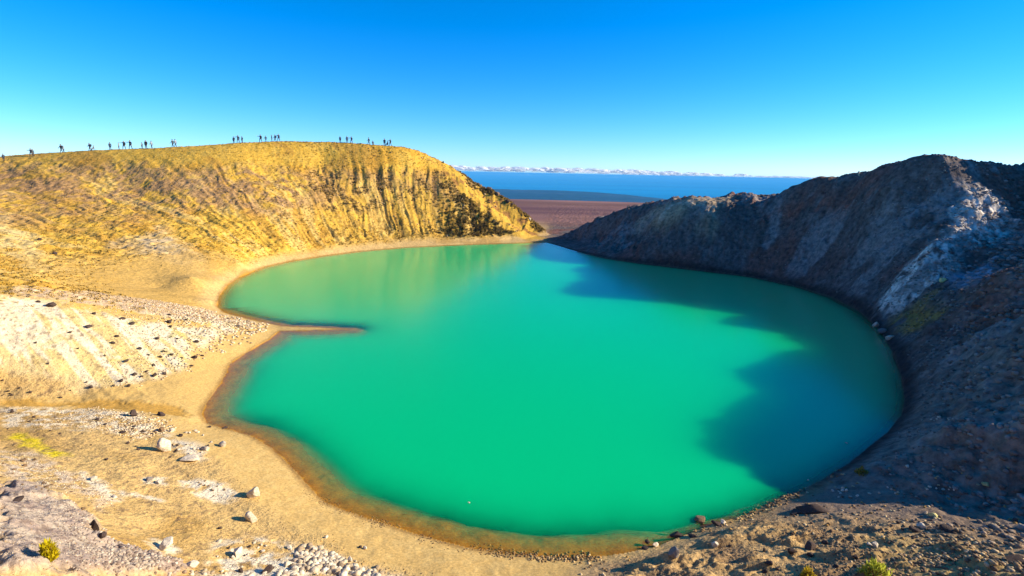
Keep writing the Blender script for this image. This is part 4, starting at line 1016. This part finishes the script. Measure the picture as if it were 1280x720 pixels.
for args in [
    (3, 'stand', 'navy_cloth', 'dark_trousers', 80, 'hiker in dark clothes farthest left on the crest, standing alone', False, .95),
    (38.5, 'wide', 'black_cloth', 'dark_trousers', 200, 'dark hiker with rucksack in the close pair near the left end of the crest', True, 1.08),
    (40.8, 'stand', 'slate_cloth', 'dark_trousers', 250, 'slate clad hiker at the right of the close pair near the left end', False, .95),
    (77, 'walk', 'black_cloth', 'dark_trousers', 95, 'tall dark hiker with rucksack standing beside a pale clad smaller one', True, 1.14),
    (80, 'stand', 'grey_cloth', 'blue_trousers', 95, 'smaller grey clad hiker right beside the tall dark one with rucksack', False, .82),
    (113, 'walk', 'navy_cloth', 'dark_trousers', 100, 'navy clad hiker striding with rucksack, a seated grey one at their right', True, 1.08),
    (118, 'sit', 'grey_cloth', 'blue_trousers', 150, 'small grey clad hiker seated right of the striding navy one', False, .9),
    (138.5, 'stand', 'navy_cloth', 'dark_trousers', 60, 'slim navy hiker alone left of the bulky trio', False, 1.02),
    (149.5, 'stand', 'grey_cloth', 'blue_trousers', 110, 'pale grey hiker at the left of the bulky trio', False, .92),
    (156, 'wide', 'black_cloth', 'dark_trousers', 180, 'bulky dark hiker with rucksack in the middle of the trio', True, 1.15),
    (164, 'wide', 'black_cloth', 'blue_trousers', 180, 'dark hiker with one arm out at the right of the trio', False, 1.2),
    (178.5, 'stand', 'grey_cloth', 'dark_trousers', 90, 'short grey hiker at the left of the tall dark one', False, .84),
    (183.5, 'stand', 'black_cloth', 'dark_trousers', 180, 'tall dark hiker with rucksack between two grey ones', True, 1.14),
    (190.5, 'walk', 'grey_cloth', 'blue_trousers', 80, 'thin grey hiker walking right of the tall dark one', False, 1.08),
    (217, 'walk', 'slate_cloth', 'dark_trousers', 90, 'thin slate clad hiker in the pair walking alone mid crest, left one', False, 1.12),
    (220.5, 'walk', 'grey_cloth', 'blue_trousers', 90, 'thin grey clad hiker in the pair walking alone mid crest, right one', False, 1.1),
    (293.5, 'stand', 'slate_cloth', 'dark_trousers', 170, 'slate clad hiker at the left of three in a row', True, .98),
    (299, 'wide', 'black_cloth', 'dark_trousers', 200, 'tall dark hiker in the middle of three in a row', True, 1.12),
    (304, 'stand', 'navy_cloth', 'blue_trousers', 150, 'navy clad hiker at the right of three in a row', False, .95),
    (327, 'wide', 'black_cloth', 'dark_trousers', 180, 'broad dark hiker with rucksack at the left of the five by the summit', True, 1.12),
    (333.5, 'walk', 'teal_cloth', 'dark_trousers', 60, 'teal clad hiker leaning as they walk, second of the five by the summit', False, .92),
    (341, 'stand', 'teal_cloth', 'dark_trousers', 120, 'teal clad hiker standing in the middle of the five by the summit', False, .98),
    (345, 'walk', 'navy_cloth', 'dark_trousers', 100, 'navy clad hiker with rucksack, fourth of the five by the summit', True, 1.02),
    (349.5, 'wide', 'navy_cloth', 'dark_trousers', 190, 'navy clad hiker with an arm out, right end of the five by the summit', False, 1.08),
    (426, 'stand', 'slate_cloth', 'dark_trousers', 170, 'slate clad hiker left of the rucksack pair beyond the summit', False, 1.0),
    (434.5, 'stand', 'navy_cloth', 'dark_trousers', 200, 'navy clad hiker with rucksack, left of a close pair beyond the summit', True, 1.08),
    (440, 'wide', 'navy_cloth', 'blue_trousers', 160, 'navy clad hiker with an arm out beyond the summit', False, 1.05),
    (461.5, 'walk', 'black_cloth', 'dark_trousers', 90, 'black clad hiker walking, a seated companion at the right', False, 1.12),
    (466.5, 'sit', 'slate_cloth', 'dark_trousers', 200, 'slate clad hiker seated beside the black clad walker', False, .95),
    (481, 'stand', 'black_cloth', 'dark_trousers', 180, 'black clad hiker standing left of the last two on the crest', False, 1.12),
    (485, 'sit', 'slate_cloth', 'blue_trousers', 130, 'slate clad hiker seated between the last two standing', False, 1.05),
    (488.2, 'wide', 'slate_cloth', 'dark_trousers', 150, 'slate clad hiker with an arm raised farthest right on the crest', False, 1.08)]:
    hiker(*args)
print([ (o.name, tuple(round(c,2) for c in o.location), o['label']) for o in ROCKS if abs(to_px(*[np.array(c) for c in o.location])[0]-889)<12])
print('objects', len(bpy.data.objects), 'rocks', len(ROCKS))
